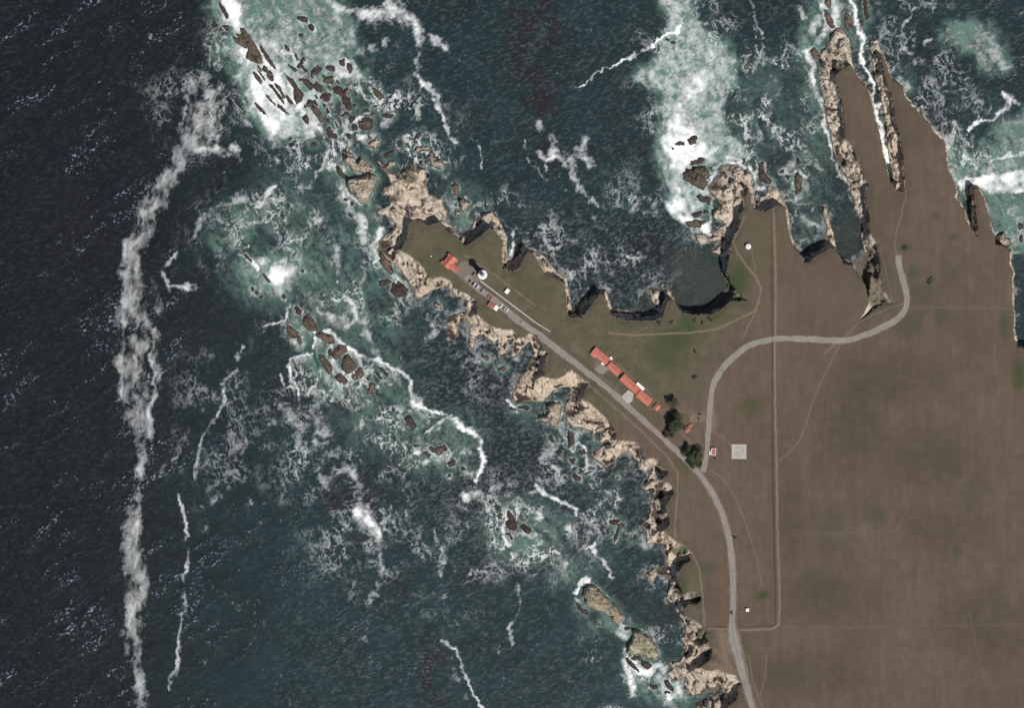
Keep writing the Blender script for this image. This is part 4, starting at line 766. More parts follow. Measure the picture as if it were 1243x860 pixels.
class MB:
    def __init__(s): s.v = []; s.f = []
    def add(s, v, f):
        k = len(s.v); s.v += [tuple(p) for p in v]; s.f += [tuple(i + k for i in q) for q in f]; return s
    def box(s, c, d, rz=0):
        x, y, z = c; a, b, h = d[0] / 2, d[1] / 2, d[2] / 2; cs, sn = math.cos(rz), math.sin(rz)
        v = [(x + u * cs - w * sn, y + u * sn + w * cs, z + t) for t in (-h, h) for u, w in ((-a, -b), (a, -b), (a, b), (-a, b))]
        return s.add(v, [(3, 2, 1, 0), (4, 5, 6, 7), (0, 1, 5, 4), (1, 2, 6, 5), (2, 3, 7, 6), (3, 0, 4, 7)])
    def lathe(s, c, prof, n=20, cap=True):
        x, y, z = c; v = []; f = []
        for r, h in prof: v += [(x + r * math.cos(2 * math.pi * i / n), y + r * math.sin(2 * math.pi * i / n), z + h) for i in range(n)]
        for k in range(len(prof) - 1):
            for i in range(n): f.append((k * n + i, k * n + (i + 1) % n, (k + 1) * n + (i + 1) % n, (k + 1) * n + i))
        if cap: f.append(tuple(range(n - 1, -1, -1))); f.append(tuple((len(prof) - 1) * n + i for i in range(n)))
        return s.add(v, f)
    def gable(s, L, W, z0, zr, over=.4, thick=.25, cx=0, cy=0, hip=0.0):
        a, b = L / 2 + over, W / 2 + over; rise = zr - z0; e = z0 - rise * over / (W / 2)
        r = a - hip
        v = []
        for d in (0, -thick): v += [(cx - a, cy - b, e + d), (cx + a, cy - b, e + d), (cx + a, cy + b, e + d), (cx - a, cy + b, e + d), (cx - r, cy, zr + d), (cx + r, cy, zr + d)]
        f = [(0, 1, 5, 4), (2, 3, 4, 5), (7, 6, 10, 11), (9, 8, 11, 10), (0, 6, 7, 1), (2, 8, 9, 3), (1, 7, 8, 2), (3, 9, 6, 0)]
        if hip > 0: f += [(1, 2, 5), (3, 0, 4), (8, 7, 11), (6, 9, 10)]
        else: f += [(1, 5, 11, 7), (2, 8, 11, 5), (3, 4, 10, 9), (0, 6, 10, 4)]
        return s.add(v, f)
    def wallbox(s, L, W, z0, ze, zr=None, cx=0, cy=0):
        a, b = L / 2, W / 2
        v = [(cx - a, cy - b, z0), (cx + a, cy - b, z0), (cx + a, cy + b, z0), (cx - a, cy + b, z0), (cx - a, cy - b, ze), (cx + a, cy - b, ze), (cx + a, cy + b, ze), (cx - a, cy + b, ze)]
        f = [(0, 1, 5, 4), (2, 3, 7, 6)]
        if zr: v += [(cx - a, cy, zr - .05), (cx + a, cy, zr - .05)]; f += [(1, 2, 6, 9, 5), (3, 0, 4, 8, 7)]
        else: f += [(1, 2, 6, 5), (3, 0, 4, 7), (4, 5, 6, 7)]
        return s.add(v, f)
    def build(s, name, material, parent=None, smooth_=False):
        me = bpy.data.meshes.new(name); me.from_pydata(s.v, [], s.f); me.validate(); me.update()
        if smooth_: me.polygons.foreach_set('use_smooth', [True] * len(me.polygons))
        me.materials.append(material)
        return link(bpy.data.objects.new(name, me), parent)
def tag(o, label=None, cat=None, group=None, kind=None):
    if label: o['label'] = label
    if cat: o['category'] = cat
    if group: o['group'] = group
    if kind: o['kind'] = kind
    return o
def thing(name, label, cat, loc, rz=0, group=None):
    o = bpy.data.objects.new(name, None); link(o); o.empty_display_size = 1
    o.location = loc; o.rotation_euler = (0, 0, rz); return tag(o, label, cat, group)
def copy_tree(o, parent=None):
    c = o.copy(); C.objects.link(c); c.parent = parent
    for ch in list(o.children): copy_tree(ch, c)
    return c
RA = lambda deg: -math.radians(deg)         # plan angle (clockwise) to world

# ------------------------------------------------------------------ setting: land, sea
land_keep = sS > -4
land = grid_mesh('land', land_keep, HZ, {'olive': olive, 'green': green, 'track': track, 'rock': rock, 'sand': sand, 'darkveg': darkveg}, land_mat())
tag(land, kind='structure')
sea_keep = sS < 7
sz = (swell - .5) * .35 + foam * .6 + (fbm(GX, GY, 60, 2, 71) - .5) * .4
sz = np.where(sS > -2, np.minimum(sz, .05), sz)
SEA = sea_mat()
sea = grid_mesh('sea', sea_keep, sz.astype(np.float32), {'foam': foam, 'aer': aer, 'kelp': kelp, 'silt': silt, 'teal': teal, 'painted_glint': painted_glint, 'chop': chop}, SEA)
tag(sea, kind='structure')
def sheet(name, rects, z, material):
    mb = MB()
    for a, b, c, d in rects: mb.add([(wx(a), wy(d), z), (wx(c), wy(d), z), (wx(c), wy(b), z), (wx(a), wy(b), z)], [(0, 1, 2, 3)])
    return tag(mb.build(name, material), kind='structure')
FAR = 9000
sheet('open_ocean', [(-FAR, -FAR, X0 + 4, FAR), (X0 + 4, -FAR, FAR, Y0 + 4), (X0 + 4, Y1 - 4, 845, FAR), (X1 - 4, Y0 + 4, FAR, 424)], -.6, SEA)
sheet('hinterland', [(X1 - 3, 426, FAR, FAR), (862, Y1 - 3, X1 - 3, FAR)], H - 1.2, bpy.data.materials['headland'])

# ------------------------------------------------------------------ sea rocks as objects
def build_rock(i):
    name, label, group, geo, hgt, tone = ROCKS[i]; poly = np.array(OUT[i])
    st = .8 if max(np.ptp(poly[:, 0]), np.ptp(poly[:, 1])) > 14 else .55
    x0, y0 = poly.min(0) - 3; x1, y1 = poly.max(0) + 3
    ax = np.arange(x0, x1, st); ay = np.arange(y0, y1, st); gx, gy = np.meshgrid(ax.astype(np.float32), ay.astype(np.float32))
    R2 = int(18 / st)
    sd = sdf(fill(poly, ax, ay), R2) * st
    sd = sd + (fbm(gx, gy, 4, 3, 100 + i) - .5) * (3.0 if hgt > 5 else 2.0) + (fbm(gx, gy, 2.2, 2, 150 + i, ang=52, aniso=2.5) - .5) * 1.6
    mx = max(1.5, float(sd.max()))
    u = np.clip(sd / mx, 0, 1)
    steep = min(1.0, 4.5 / mx) if hgt > 5 else .85
    prof = smooth(0, steep, u) if hgt > 5 else u ** .6
    nz = fbm(gx, gy, 4.2, 4, 200 + i, ang=52, aniso=3.5) - .5
    z = .1 + hgt * (prof * (.72 + .28 * u)) + nz * prof * (6.5 if tone == 'grass' else min(hgt * 1.8, 9)) + (fbm(gx, gy, 3, 3, 300 + i) - .5) * prof * (1.5 if tone == 'grass' else min(hgt, 7) * .9)
    cb, _e = cells(gx, gy, 4.2, 400 + i, 52, 2.0)
    z = z + (cb - .5) * prof * (3.0 if tone == 'grass' else min(hgt * .8, 4.5))
    z = np.where(sd > 0, np.maximum(z, .1), np.clip(sd, -2.2, 0) * .7 + .05)
    keep = sd > -1.9
    q = keep[:-1, :-1] & keep[1:, :-1] & keep[:-1, 1:] & keep[1:, 1:]
    used = np.zeros_like(keep); used[:-1, :-1] |= q; used[1:, :-1] |= q; used[:-1, 1:] |= q; used[1:, 1:] |= q
    idx = np.full(keep.shape, -1, np.int32); nv = int(used.sum()); idx[used] = np.arange(nv)
    cx, cy = poly.mean(0)
    co = np.stack([(gx[used] - cx) * S, (cy - gy[used]) * S, z[used]], 1)
    jj, ii = np.nonzero(q)
    f = np.stack([idx[jj + 1, ii], idx[jj + 1, ii + 1], idx[jj, ii + 1], idx[jj, ii]], 1)
    me = bpy.data.meshes.new(name); me.from_pydata(co.tolist(), [], f.tolist()); me.update()
    me.polygons.foreach_set('use_smooth', [True] * len(f)); me.materials.append(RM[tone])
    o = link(bpy.data.objects.new(name, me)); o.location = (wx(cx), wy(cy), 0)
    tag(o, label, 'sea stack' if name == 'sea_stack' else 'rock', group)
for i in range(len(ROCKS)): build_rock(i)

# ------------------------------------------------------------------ roads
def ribbon(name, pts, dz, material, kind='structure', cols=11):
    P_ = []
    for a, b in zip(pts[:-1], pts[1:]):
        n = max(1, int(math.hypot(b[0] - a[0], b[1] - a[1]) / 2))
        for k in range(n): P_.append(tuple(a[m] + (b[m] - a[m]) * k / n for m in range(3)))
    P_.append(pts[-1])
    A = np.array(P_); 
    for _ in range(10): A[1:-1] = .25 * A[:-2] + .5 * A[1:-1] + .25 * A[2:]
    mb = MB(); v = []; f = []
    T = np.gradient(A[:, :2], axis=0); T /= np.linalg.norm(T, axis=1)[:, None]
    rr = random.Random(len(pts)); jl = jr = 0.0; uu = []
    for (x, y, w), (tx, ty) in zip(A, T):
        jl = .75 * jl + rr.uniform(-.07, .07) * w; jr = .75 * jr + rr.uniform(-.07, .07) * w
        for c in range(cols):
            q_ = c / (cols - 1); o = (q_ - .5) * w + (jl * (1 - q_) ** 3 - jr * q_ ** 3 if cols > 3 else 0); uu.append(q_)
            px, py = x - ty * o, y + tx * o
            v.append(P(px, py, dz - (.12 if c in (0, cols - 1) else 0)))
    for r in range(len(A) - 1):
        for c in range(cols - 1): f.append((r * cols + c, r * cols + c + 1, (r + 1) * cols + c + 1, (r + 1) * cols + c)[::-1])
    mb.add(v, f); o = mb.build(name, material, smooth_=True)
    at_ = o.data.attributes.new('across', 'FLOAT', 'POINT'); at_.data.foreach_set('value', np.array(uu, np.float32))
    # make faces look up
    return tag(o, kind=kind)
def flip_up(o):
    me = o.data
    if sum(p.normal.z for p in me.polygons) < 0: me.flip_normals()
    return o
main_road = [(566,336,9),(578,348,9),(600,365,9),(625,386,9),(650,404,8.5),(700,442,8),(740,474,7.6),(790,519,7),(830,556,7),(850,577,7),(864,598,7),(876,622,7.2),(885,655,7.4),(889,690,7.4),(889.5,735,8),(887.5,758,9),(889.5,772,13),(893,790,13.5),(899,812,10),(910,850,7.6),(922,890,7.6),(935,930,7.6)]
flip_up(ribbon('road_shoulder', [(x, y, w * 1.3) for x, y, w in main_road[8:]], .16, M['verge']))
flip_up(ribbon('road', main_road, .24, M['asphalt']))
flip_up(ribbon('field_road', [(853,573,7.4),(857,552,7.4),(860,520,7.4),(861,495,7.6),(863,475,8),(869,458,8),(878,445,8),(890,433,8),(903,422,8),(920,415,8),(945,411,8),(985,412,8),(1010,414,8),(1032,413,8),(1052,406,8),(1085,391,8),(1096,381,8),(1100,370,8),(1100,356,8),(1094,336,8),(1090,322,8),(1089,310,7.6)], .20, M['gravel']))
flip_up(ribbon('footpath', [(583,341,1.6),(600,354,1.6),(625,373,1.6),(650,392,1.6),(668,403,1.2)], .26, M['concrete'], cols=3))
flip_up(ribbon('road_layby', [(881,768,8),(883,782,9),(888,796,6)], .12, M['verge']))
def pad(name, poly, dz, material, res=1.0):
    pts = np.array(poly); x0, y0 = pts.min(0); x1, y1 = pts.max(0)
    mb = MB(); n = len(poly); cx, cy = pts.mean(0)
    # fan with inner rings that follow the ground
    v = []; f = []; K = 6; E_ = []
    for a, b in zip(poly, poly[1:] + poly[:1]):
        m = max(2, int(math.hypot(b[0] - a[0], b[1] - a[1]) / 2))
        E_ += [(a[0] + (b[0] - a[0]) * k / m, a[1] + (b[1] - a[1]) * k / m) for k in range(m)]
    for r in range(1, K + 1):
        for x, y in E_: v.append(P(cx + (x - cx) * r / K, cy + (y - cy) * r / K, dz))
    v.append(P(cx, cy, dz)); ne = len(E_)
    for r in range(K - 1):
        for i in range(ne): f.append((r * ne + i, (r + 1) * ne + i, (r + 1) * ne + (i + 1) % ne, r * ne + (i + 1) % ne))
    for i in range(ne): f.append((len(v) - 1, i, (i + 1) % ne))
    mb.add(v, f); return flip_up(mb.build(name, material))
tag(pad('gravel_lot', [(560,318),(569,317),(579,329),(583,339),(579,349),(567,345),(555,334),(550,329)], .15, M['lot']), kind='structure')
tag(pad('driveway', [(754,482),(762.5,473.5),(769,478),(767,488),(762,490.5)], .30, M['concrete']), kind='structure')
tag(pad('patio', [(721,447.5),(731,440.5),(738,449),(732,455),(726,453)], .18, M['concretedark']), kind='structure')

# ------------------------------------------------------------------ buildings
A0 = RA(39.5)
def windows(parent, n, L, W, z, name='window', wall='y'):
    for sgn in (-1, 1):
        for k in range(n):
            x = (k - (n - 1) / 2) * L / n
            fr = MB().box((x, sgn * (W / 2 + .03), z), (1.15, .10, 1.45)).build('window', M['white'], parent)
            MB().box((x, sgn * (W / 2 + .05), z), (.95, .10, 1.25)).build('pane', M['glass'], fr)
def house(name, label, px, py, L, W, ang, wall_h, roof_h, group=None, roofm='roof', hip=0.0, wing=None, chimney=True, cat='house', nwin=3, door=True):
    o = thing(name, label, cat, (wx(px), wy(py), hz(px, py) - .3), RA(ang), group)
    mb = MB().wallbox(L, W, 0, wall_h, None if hip else wall_h + roof_h)
    if wing: 
        wl, ww, wcx, wcy = wing
        mb.wallbox(wl, ww, 0, wall_h - .3, None, wcx, wcy)
    mb.build('wall', M['whitewall'], o)
    r = MB().gable(L, W, wall_h + .05, wall_h + roof_h, .45, .2, hip=hip).build('roof', M[roofm], o)
    MB().box((0, 0, wall_h + roof_h + .02), (L - 2 * hip, .35, .14)).build('ridge_cap', M['roofdull'], r)
    if wing: MB().gable(wl, ww, wall_h - .2, wall_h + roof_h * .6, .35, .2, wcx, wcy, hip=min(wl, ww) * .3).build('wing_roof', M[roofm], o)
    if chimney: MB().box((L * .18, W * .1, wall_h + roof_h + .3), (.9, .7, 1.8)).build('chimney', M['brick'], r)
    if nwin: windows(o, nwin, L * .9, W, wall_h * .55)
    if door:
        d = MB().box((L * .07 if nwin % 2 else 0, -W / 2 - .05, 1.25), (1.0, .12, 2.1)).build('door', M['door'], o)
        MB().box((L * .07 + .35, -W / 2 - .13, 1.2), (.08, .08, .08)).build('handle', M['galv'], d)
    return o
HG = 'red roofed keeper houses in a row along the road'
house('keeper_house', 'northwesternmost red roofed house of the row beside the road, with a front wing', 729, 432.5, 21, 8.2, 40, 3.2, 2.4, HG, wing=(6.5, 7, -7.2, -2.5))
house('keeper_house', 'second red roofed house from the northwest, next to the grey patio', 745, 448, 15.2, 7.6, 40, 3.0, 2.3, HG)
house('keeper_house', 'longest red roofed house of the row, between lawn gap and pale driveway', 764.5, 466.5, 24, 8.0, 42, 3.2, 2.4, HG, nwin=4)
house('keeper_house', 'southeasternmost red roofed house of the row, beyond the pale driveway', 781.8, 483.3, 17, 8.8, 39.5, 3.2, 2.4, HG)
def flat(name, label, px, py, L, W, ang, h, cat, group=None, slope=.25, doorside=-1, roofm='white'):
    o = thing(name, label, cat, (wx(px), wy(py), hz(px, py) - .3), RA(ang), group)
    MB().wallbox(L, W, 0, h).build('wall', M['whitewall'], o)
    a, b = L / 2 + .2, W / 2 + .2
    MB().add([(-a, -b, h + .02), (a, -b, h + .02), (a, b, h + slope), (-a, b, h + slope), (-a, -b, h + .2), (a, -b, h + .2), (a, b, h + slope + .18), (-a, b, h + slope + .18)],
             [(3, 2, 1, 0), (4, 5, 6, 7), (0, 1, 5, 4), (1, 2, 6, 5), (2, 3, 7, 6), (3, 0, 4, 7)]).build('roof', M[roofm], o)
    d = MB().box((0, doorside * (W / 2 + .04), 1.25), (1.0, .1, 2.0)).build('door', M['door'], o)
    MB().box((.35, doorside * (W / 2 + .11), 1.2), (.08, .08, .08)).build('handle', M['galv'], d)
    f = MB().box((L * .3, doorside * (W / 2 + .03), 1.6), (.9, .08, .8)).build('window', M['white'], o)
    MB().box((L * .3, doorside * (W / 2 + .05), 1.6), (.7, .08, .6)).build('pane', M['glass'], f)
    return o
flat('garage', 'long white roofed garage behind the longest red roofed house', 776.8, 469.3, 10.6, 3.2, 41, 2.6, 'garage')
flat('outbuilding', 'small white outbuilding behind the northwesternmost red roofed houses', 741.3, 435.3, 3.2, 2.6, 40, 2.4, 'shed')
flat('outbuilding', 'small white porch hut on the grey patio between the first two red roofed houses', 731.5, 441.4, 3.4, 2.4, 40, 2.4, 'shed')
house('shed', 'small orange roofed shed just southeast of the red roofed row', 797, 494.5, 5.8, 5.2, -48, 2.6, 1.6, None, nwin=1, chimney=False, cat='shed')
flat('shed', 'white flat roofed shed on the grass northeast of the lighthouse footpath', 615.8, 354, 3.9, 5.4, 38, 3.2, 'shed')
house('shop_hut', 'small red roofed hut beside the parked cars, next to a white shed', 596.2, 370.8, 6.2, 5.4, 38, 2.8, 1.6, None, 'roofdull', nwin=1, chimney=False, cat='hut')
flat('shed', 'white flat roofed shed beside the small red roofed hut and parked cars', 602.4, 374.3, 4.4, 5.2, 38, 2.8, 'shed')
# museum building with cross gables
o = thing('museum_building', 'large orange-red roofed building with cross gables at the end of the gravel lot', 'building', (wx(545.6), wy(317.8), hz(545.6, 317.8) - .3), RA(-48))
MB().wallbox(14, 10, 0, 4.4, 7.9).build('wall', M['whitewall'], o)
MB().wallbox(6.2, 9.5, 0, 4.2, None, -2.2, -8.4).build('wing_wall', M['whitewall'], o)
r = MB().gable(14, 10, 4.5, 8.0, .5, .25).build('roof', M['roof'], o)
MB().box((0, 0, 8.03), (14, .4, .15)).build('ridge_cap', M['roofdull'], r)
wr = MB(); a_, b_ = 3.5, 5.2; cx_, cy_ = -2.2, -8.4
wr.add([(cx_ - a_, cy_ - b_, 4.1), (cx_, cy_ - b_, 6.9), (cx_ + a_, cy_ - b_, 4.1), (cx_ - a_, cy_ + 7.0, 4.1), (cx_, cy_ + 7.0, 6.9), (cx_ + a_, cy_ + 7.0, 4.1), (cx_ - a_, cy_ - b_, 3.85), (cx_, cy_ - b_, 6.65), (cx_ + a_, cy_ - b_, 3.85), (cx_ - a_, cy_ + 7.0, 3.85), (cx_, cy_ + 7.0, 6.65), (cx_ + a_, cy_ + 7.0, 3.85)],
        [(0, 1, 4, 3), (1, 2, 5, 4), (9, 10, 7, 6), (10, 11, 8, 7), (0, 6, 7, 1), (1, 7, 8, 2), (0, 3, 9, 6), (2, 8, 11, 5)]).build('wing_roof', M['roof'], o)
for x, y in ((5.4, -5.6), (-6.2, 5.6), (5.4, 5.6)):
    MB().box((x, y, 2.1), (2.6, 2.4, 4.2)).build('porch_wall', M['whitewall'], o)
    MB().gable(2.6, 2.4, 4.2, 5.3, .25, .15, x, y, hip=.8).build('porch_roof', M['roof'], o)
windows(o, 3, 12, 10, 2.3)
d = MB().box((-2.2, -13.2, 1.2), (1.4, .12, 2.2)).build('door', M['door'], o); MB().box((-1.8, -13.29, 1.2), (.08, .08, .1)).build('handle', M['galv'], d)
# lighthouse
lx, ly = 585.8, 334.0
o = thing('lighthouse', 'tall white lighthouse tower with blue-grey lantern dome beside the gravel lot', 'lighthouse', P(lx, ly, -.3), RA(39))
MB().lathe((0, 0, 0), [(5.4, 0), (5.4, 5.2), (5.2, 5.4), (5.2, 5.7)], 8).build('base_building', M['white'], o)
MB().lathe((0, 0, 5.4), [(5.6, 0), (5.6, .3), (3.1, 1.2)], 8).build('base_roof', M['white'], o)
MB().lathe((0, 0, 6.0), [(3.05, 0), (2.85, 8), (2.7, 16), (2.6, 20.2), (3.0, 21.2), (3.3, 21.8)], 24).build('tower', M['white'], o, True)
ga = MB().lathe((0, 0, 27.8), [(4.3, 0), (4.3, .35)], 24).build('gallery', M['white'], o)
rl = MB()
for k in range(24):
    a = 2 * math.pi * k / 24; rl.box((4.15 * math.cos(a), 4.15 * math.sin(a), 28.7), (.07, .07, 1.1))
rl.lathe((0, 0, 29.2), [(4.12, 0), (4.2, 0), (4.2, .08), (4.12, .08)], 24, False); rl.build('railing', M['darkmetal'], ga)
ln = MB().lathe((0, 0, 28.1), [(2.0, 0), (2.0, 1.0)], 16).build('lantern_base', M['white'], o)
MB().lathe((0, 0, 29.1), [(1.95, 0), (1.95, 3.0)], 16).build('lantern_glass', M['glass'], o)
fr = MB()
for k in range(16):
    a = 2 * math.pi * k / 16; fr.box((1.98 * math.cos(a), 1.98 * math.sin(a), 30.6), (.1, .1, 3.0), a)
fr.build('lantern_frame', M['darkmetal'], o)
dm = MB().lathe((0, 0, 32.1), [(2.4, 0), (2.35, .3), (1.9, 1.2), (1.0, 1.9), (.35, 2.2), (.3, 2.9), (.05, 3.2)], 20).build('lantern_dome', M['bluegrey'], o, True)
MB().lathe((0, 0, 35.2), [(.04, 0), (.04, 1.2)], 6).build('finial', M['darkmetal'], dm)
for k, z in enumerate((10, 15, 20, 25)):
    f = MB().box((2.85 - .02 * k, 0, z), (.3, .8, 1.2)).build('window', M['white'], o); MB().box((2.9 - .02 * k, 0, z), (.3, .6, 1.0)).build('pane', M['glass'], f)
d = MB().box((0, -5.0, 1.3), (1.2, .3, 2.3)).build('door', M['door'], o); MB().box((.4, -5.18, 1.3), (.08, .08, .1)).build('handle', M['galv'], d)

# small house by the field road
o = thing('gate_house', 'little white house with a square red flat roof beside the gravel field road', 'house', (wx(865.6), wy(548.6), hz(865.6, 548.6) - .2), RA(3))
MB().wallbox(5.0, 7.6, 0, 3.0).build('wall', M['whitewall'], o)
pr = MB()
for c, d_ in (((0, 3.75, 3.25), (5.3, .5, .6)), ((0, -3.75, 3.25), (5.3, .5, .6)), ((2.4, 0, 3.25), (.5, 7.0, .6)), ((-2.4, 0, 3.25), (.5, 7.0, .6))): pr.box(c, d_)
pr.build('parapet', M['white'], o); MB().box((0, 0, 3.08), (4.3, 7.0, .14)).build('roof', M['roofdull'], o)
d = MB().box((-2.54, .5, 1.2), (.1, 1, 2)).build('door', M['door'], o); MB().box((-2.62, .85, 1.2), (.06, .08, .08)).build('handle', M['galv'], d)
f = MB().box((-2.53, -2, 1.6), (.08, 1.1, 1)).build('window', M['white'], o); MB().box((-2.55, -2, 1.6), (.08, .9, .8)).build('pane', M['glass'], f)
# ruined reddish sheds right of the big tree
house('ruined_shed', 'weathered pinkish shed nearest the big tree, below the rubble yard', 833.5, 522, 5.6, 5.0, -40, 2.4, 1.4, None, 'roofdull', nwin=1, chimney=False, cat='shed')
house('ruined_shed', 'small weathered lean-to touching the rubble yard, above the pinkish shed', 837.5, 516.5, 4.6, 3.2, -40, 2.0, 1.1, None, 'roofdull', nwin=1, chimney=False, cat='shed')
# pale entry hut
o = flat('entry_hut', 'tiny white ticket hut standing alone beside the lower road', 906.6, 740.6, 3.2, 3.2, 0, 2.6, 'hut')
MB().add([(0,0,0)],[])
# round tank
o = thing('water_tank', 'round white water tank standing alone on the northern headland', 'tank', P(907.6, 299.8, -.2))
MB().lathe((0, 0, 0), [(3.0, 0), (3.0, 3.4)], 28).build('tank_body', M['white'], o)
lid = MB().lathe((0, 0, 3.4), [(3.12, 0), (3.12, .15), (2.9, .3), (.75, .75)], 28).build('tank_roof', M['white'], o)
MB().lathe((0, 0, 4.15), [(.7, 0), (.7, .25)], 16).build('hatch', M['galv'], lid)
# concrete pad with worn circular mark
o = thing('landing_pad', 'square pale concrete pad with a worn circular mark, alone in the brown field', 'pad', (wx(896.5), wy(548.5), hz(896.5, 548.5)))
zmx = max(hz(896.5 + a, 548.5 + b) for a in (-9, -4, 0, 4, 9) for b in (-9, -4, 0, 4, 9)) - hz(896.5, 548.5)
MB().box((0, 0, zmx - .3), (16.6, 16.6, .9)).build('slab', M['concrete'], o)
def arc(r0, r1, a0, a1, z, n=26):
    v = []; f = []
    for k in range(n + 1):
        a = math.radians(a0 + (a1 - a0) * k / n); v += [(r0 * math.cos(a), r0 * math.sin(a), z), (r1 * math.cos(a), r1 * math.sin(a), z)]
    for k in range(n): f.append((2 * k, 2 * k + 1, 2 * k + 3, 2 * k + 2))
    return MB().add(v, f)
zt = zmx + .155
mk = arc(4.6, 5.3, -150, 150, zt); mk.add(*[(lambda m_: (m_.v, m_.f))(arc(2.0, 2.7, 150, 380, zt))][0]); mk.build('worn_marking', simple('worn_grey_marking', (.27,.25,.22), .9, .15, .4), o)
# white marker post on the point
o = thing('marker_post', 'small white marker standing in the grass west of the museum building', 'marker', P(523.5, 311.3, -.1))
MB().box((0, 0, .8), (.25, .25, 1.6)).build('post', M['white'], o); MB().lathe((0, 0, 1.5), [(.7, 0), (.8, .15), (.8, .9), (.5, 1.1)], 12).build('cap', M['white'], o)

# ------------------------------------------------------------------ vehicles
def car(name, label, px, py, ang, paint, van=False, group='cars parked beside the lighthouse road'):
    o = thing(name, label, 'van' if van else 'car', P(px, py, .26), RA(ang), group)
    L, W = (5.4, 2.1) if van else (4.5, 1.85)
    prof = [(-L / 2, .35), (-L / 2, .85), (-L / 2 + .1, .98), (L * .22, 1.0), (L / 2 - .15, .82), (L / 2, .65), (L / 2, .35)]
    n = len(prof); v = [(x, s * W / 2, z) for s in (-1, 1) for x, z in prof]
    MB().add(v, [tuple(range(n)), tuple(range(2 * n - 1, n - 1, -1))] + [(i, n + i, n + (i + 1) % n, (i + 1) % n) for i in range(n)]).build('body', paint, o)
    z1 = 2.05 if van else 1.5
    a0, a1, b0, b1 = (-L / 2 + .1, L * .28, -L / 2 + .2, L * .18) if van else (-L * .42, L * .2, -L * .28, L * .06)
    cab = [(x, s * y, z) for s in (-1, 1) for x, y, z in ((a0, W / 2 - .06, .97), (a1, W / 2 - .06, .97), (b1, W / 2 - .25, z1 - .05), (b0, W / 2 - .25, z1 - .05))]
    MB().add(cab, [(0, 1, 2, 3), (7, 6, 5, 4), (0, 4, 5, 1), (1, 5, 6, 2), (2, 6, 7, 3), (3, 7, 4, 0)]).build('windows', M['glass'], o)
    MB().box(((b0 + b1) / 2, 0, z1), (b1 - b0, W - .48, .08)).build('roof_panel', paint, o)
    for x in (-L * .31, L * .31):
        for s in (-1, 1):
            w = MB(); k = 14; vv = []; ff = []
            for t_ in (-.1, .1): vv += [(x + .33 * math.cos(2 * math.pi * i / k), s * (W / 2 - .08) + t_, .33 + .33 * math.sin(2 * math.pi * i / k)) for i in range(k)]
            ff = [(i, (i + 1) % k, k + (i + 1) % k, k + i) for i in range(k)] + [tuple(range(k)), tuple(range(2 * k - 1, k - 1, -1))]
            w.add(vv, ff).build('wheel', M['rubber'], o)
    for s in (-1, 1): MB().box((L / 2 + .01, s * W * .34, .68), (.06, .3, .16)).build('headlight', M['white'], o)
    return o
PT = {k: car_paint(k, c) for k, c in {'white': (.75,.75,.75), 'dark': (.03,.03,.035), 'purple': (.09,.07,.11), 'grey': (.22,.23,.25), 'blue': (.10,.13,.20), 'red': (.34,.07,.06), 'silver': (.45,.45,.47)}.items()}
pa = -52
for lab, x, y, c, van in [
 ('dark parked car standing alone close to the lighthouse base', 574.8, 332.5, 'dark', 0), ('dark parked car farthest northwest in the roadside row', 570.2, 341.6, 'dark', 0),
 ('dark parked car left of the white one in the upper row', 574.3, 344.6, 'dark', 0), ('white parked car between two dark ones in the upper row', 576.2, 346.1, 'white', 0),
 ('dark purple parked car between two white ones in the upper row', 578.1, 347.4, 'purple', 0), ('white parked car at the right end of the upper row', 580.0, 348.8, 'white', 0),
 ('dark blue parked car beside the grey one mid row', 584.6, 352.4, 'blue', 0), ('silver grey parked car beside the dark blue one mid row', 586.6, 354.0, 'silver', 0),
 ('red parked car on the left of the red pair by the hut', 593.0, 359.4, 'red', 0), ('red parked car on the right of the red pair by the hut', 595.9, 361.9, 'red', 0),
 ('white parked van in the lower row nearest the white shed', 608.8, 371.9, 'white', 1), ('grey parked car second in the lower row past the white shed', 610.8, 373.6, 'grey', 0),
 ('silver parked car third in the lower row past the white shed', 613.0, 375.4, 'silver', 0), ('white parked car last in the lower row past the white shed', 615.6, 377.6, 'white', 0)]:
    car('parked_van' if van else 'parked_car', lab, x, y, pa, PT[c], bool(van))
car('moving_car', 'grey car driving alone on the road below the lighthouse', 633.2, 391.8, 39, PT['grey'], group='cars driving on the road')
car('moving_car', 'dark car driving on the lower road near the ticket hut', 887.6, 744.2, 88, PT['dark'], group='cars driving on the road')
car('parked_van', 'white van parked against the little house by the gravel field road', 861.4, 549.6, -85, PT['white'], True, None)

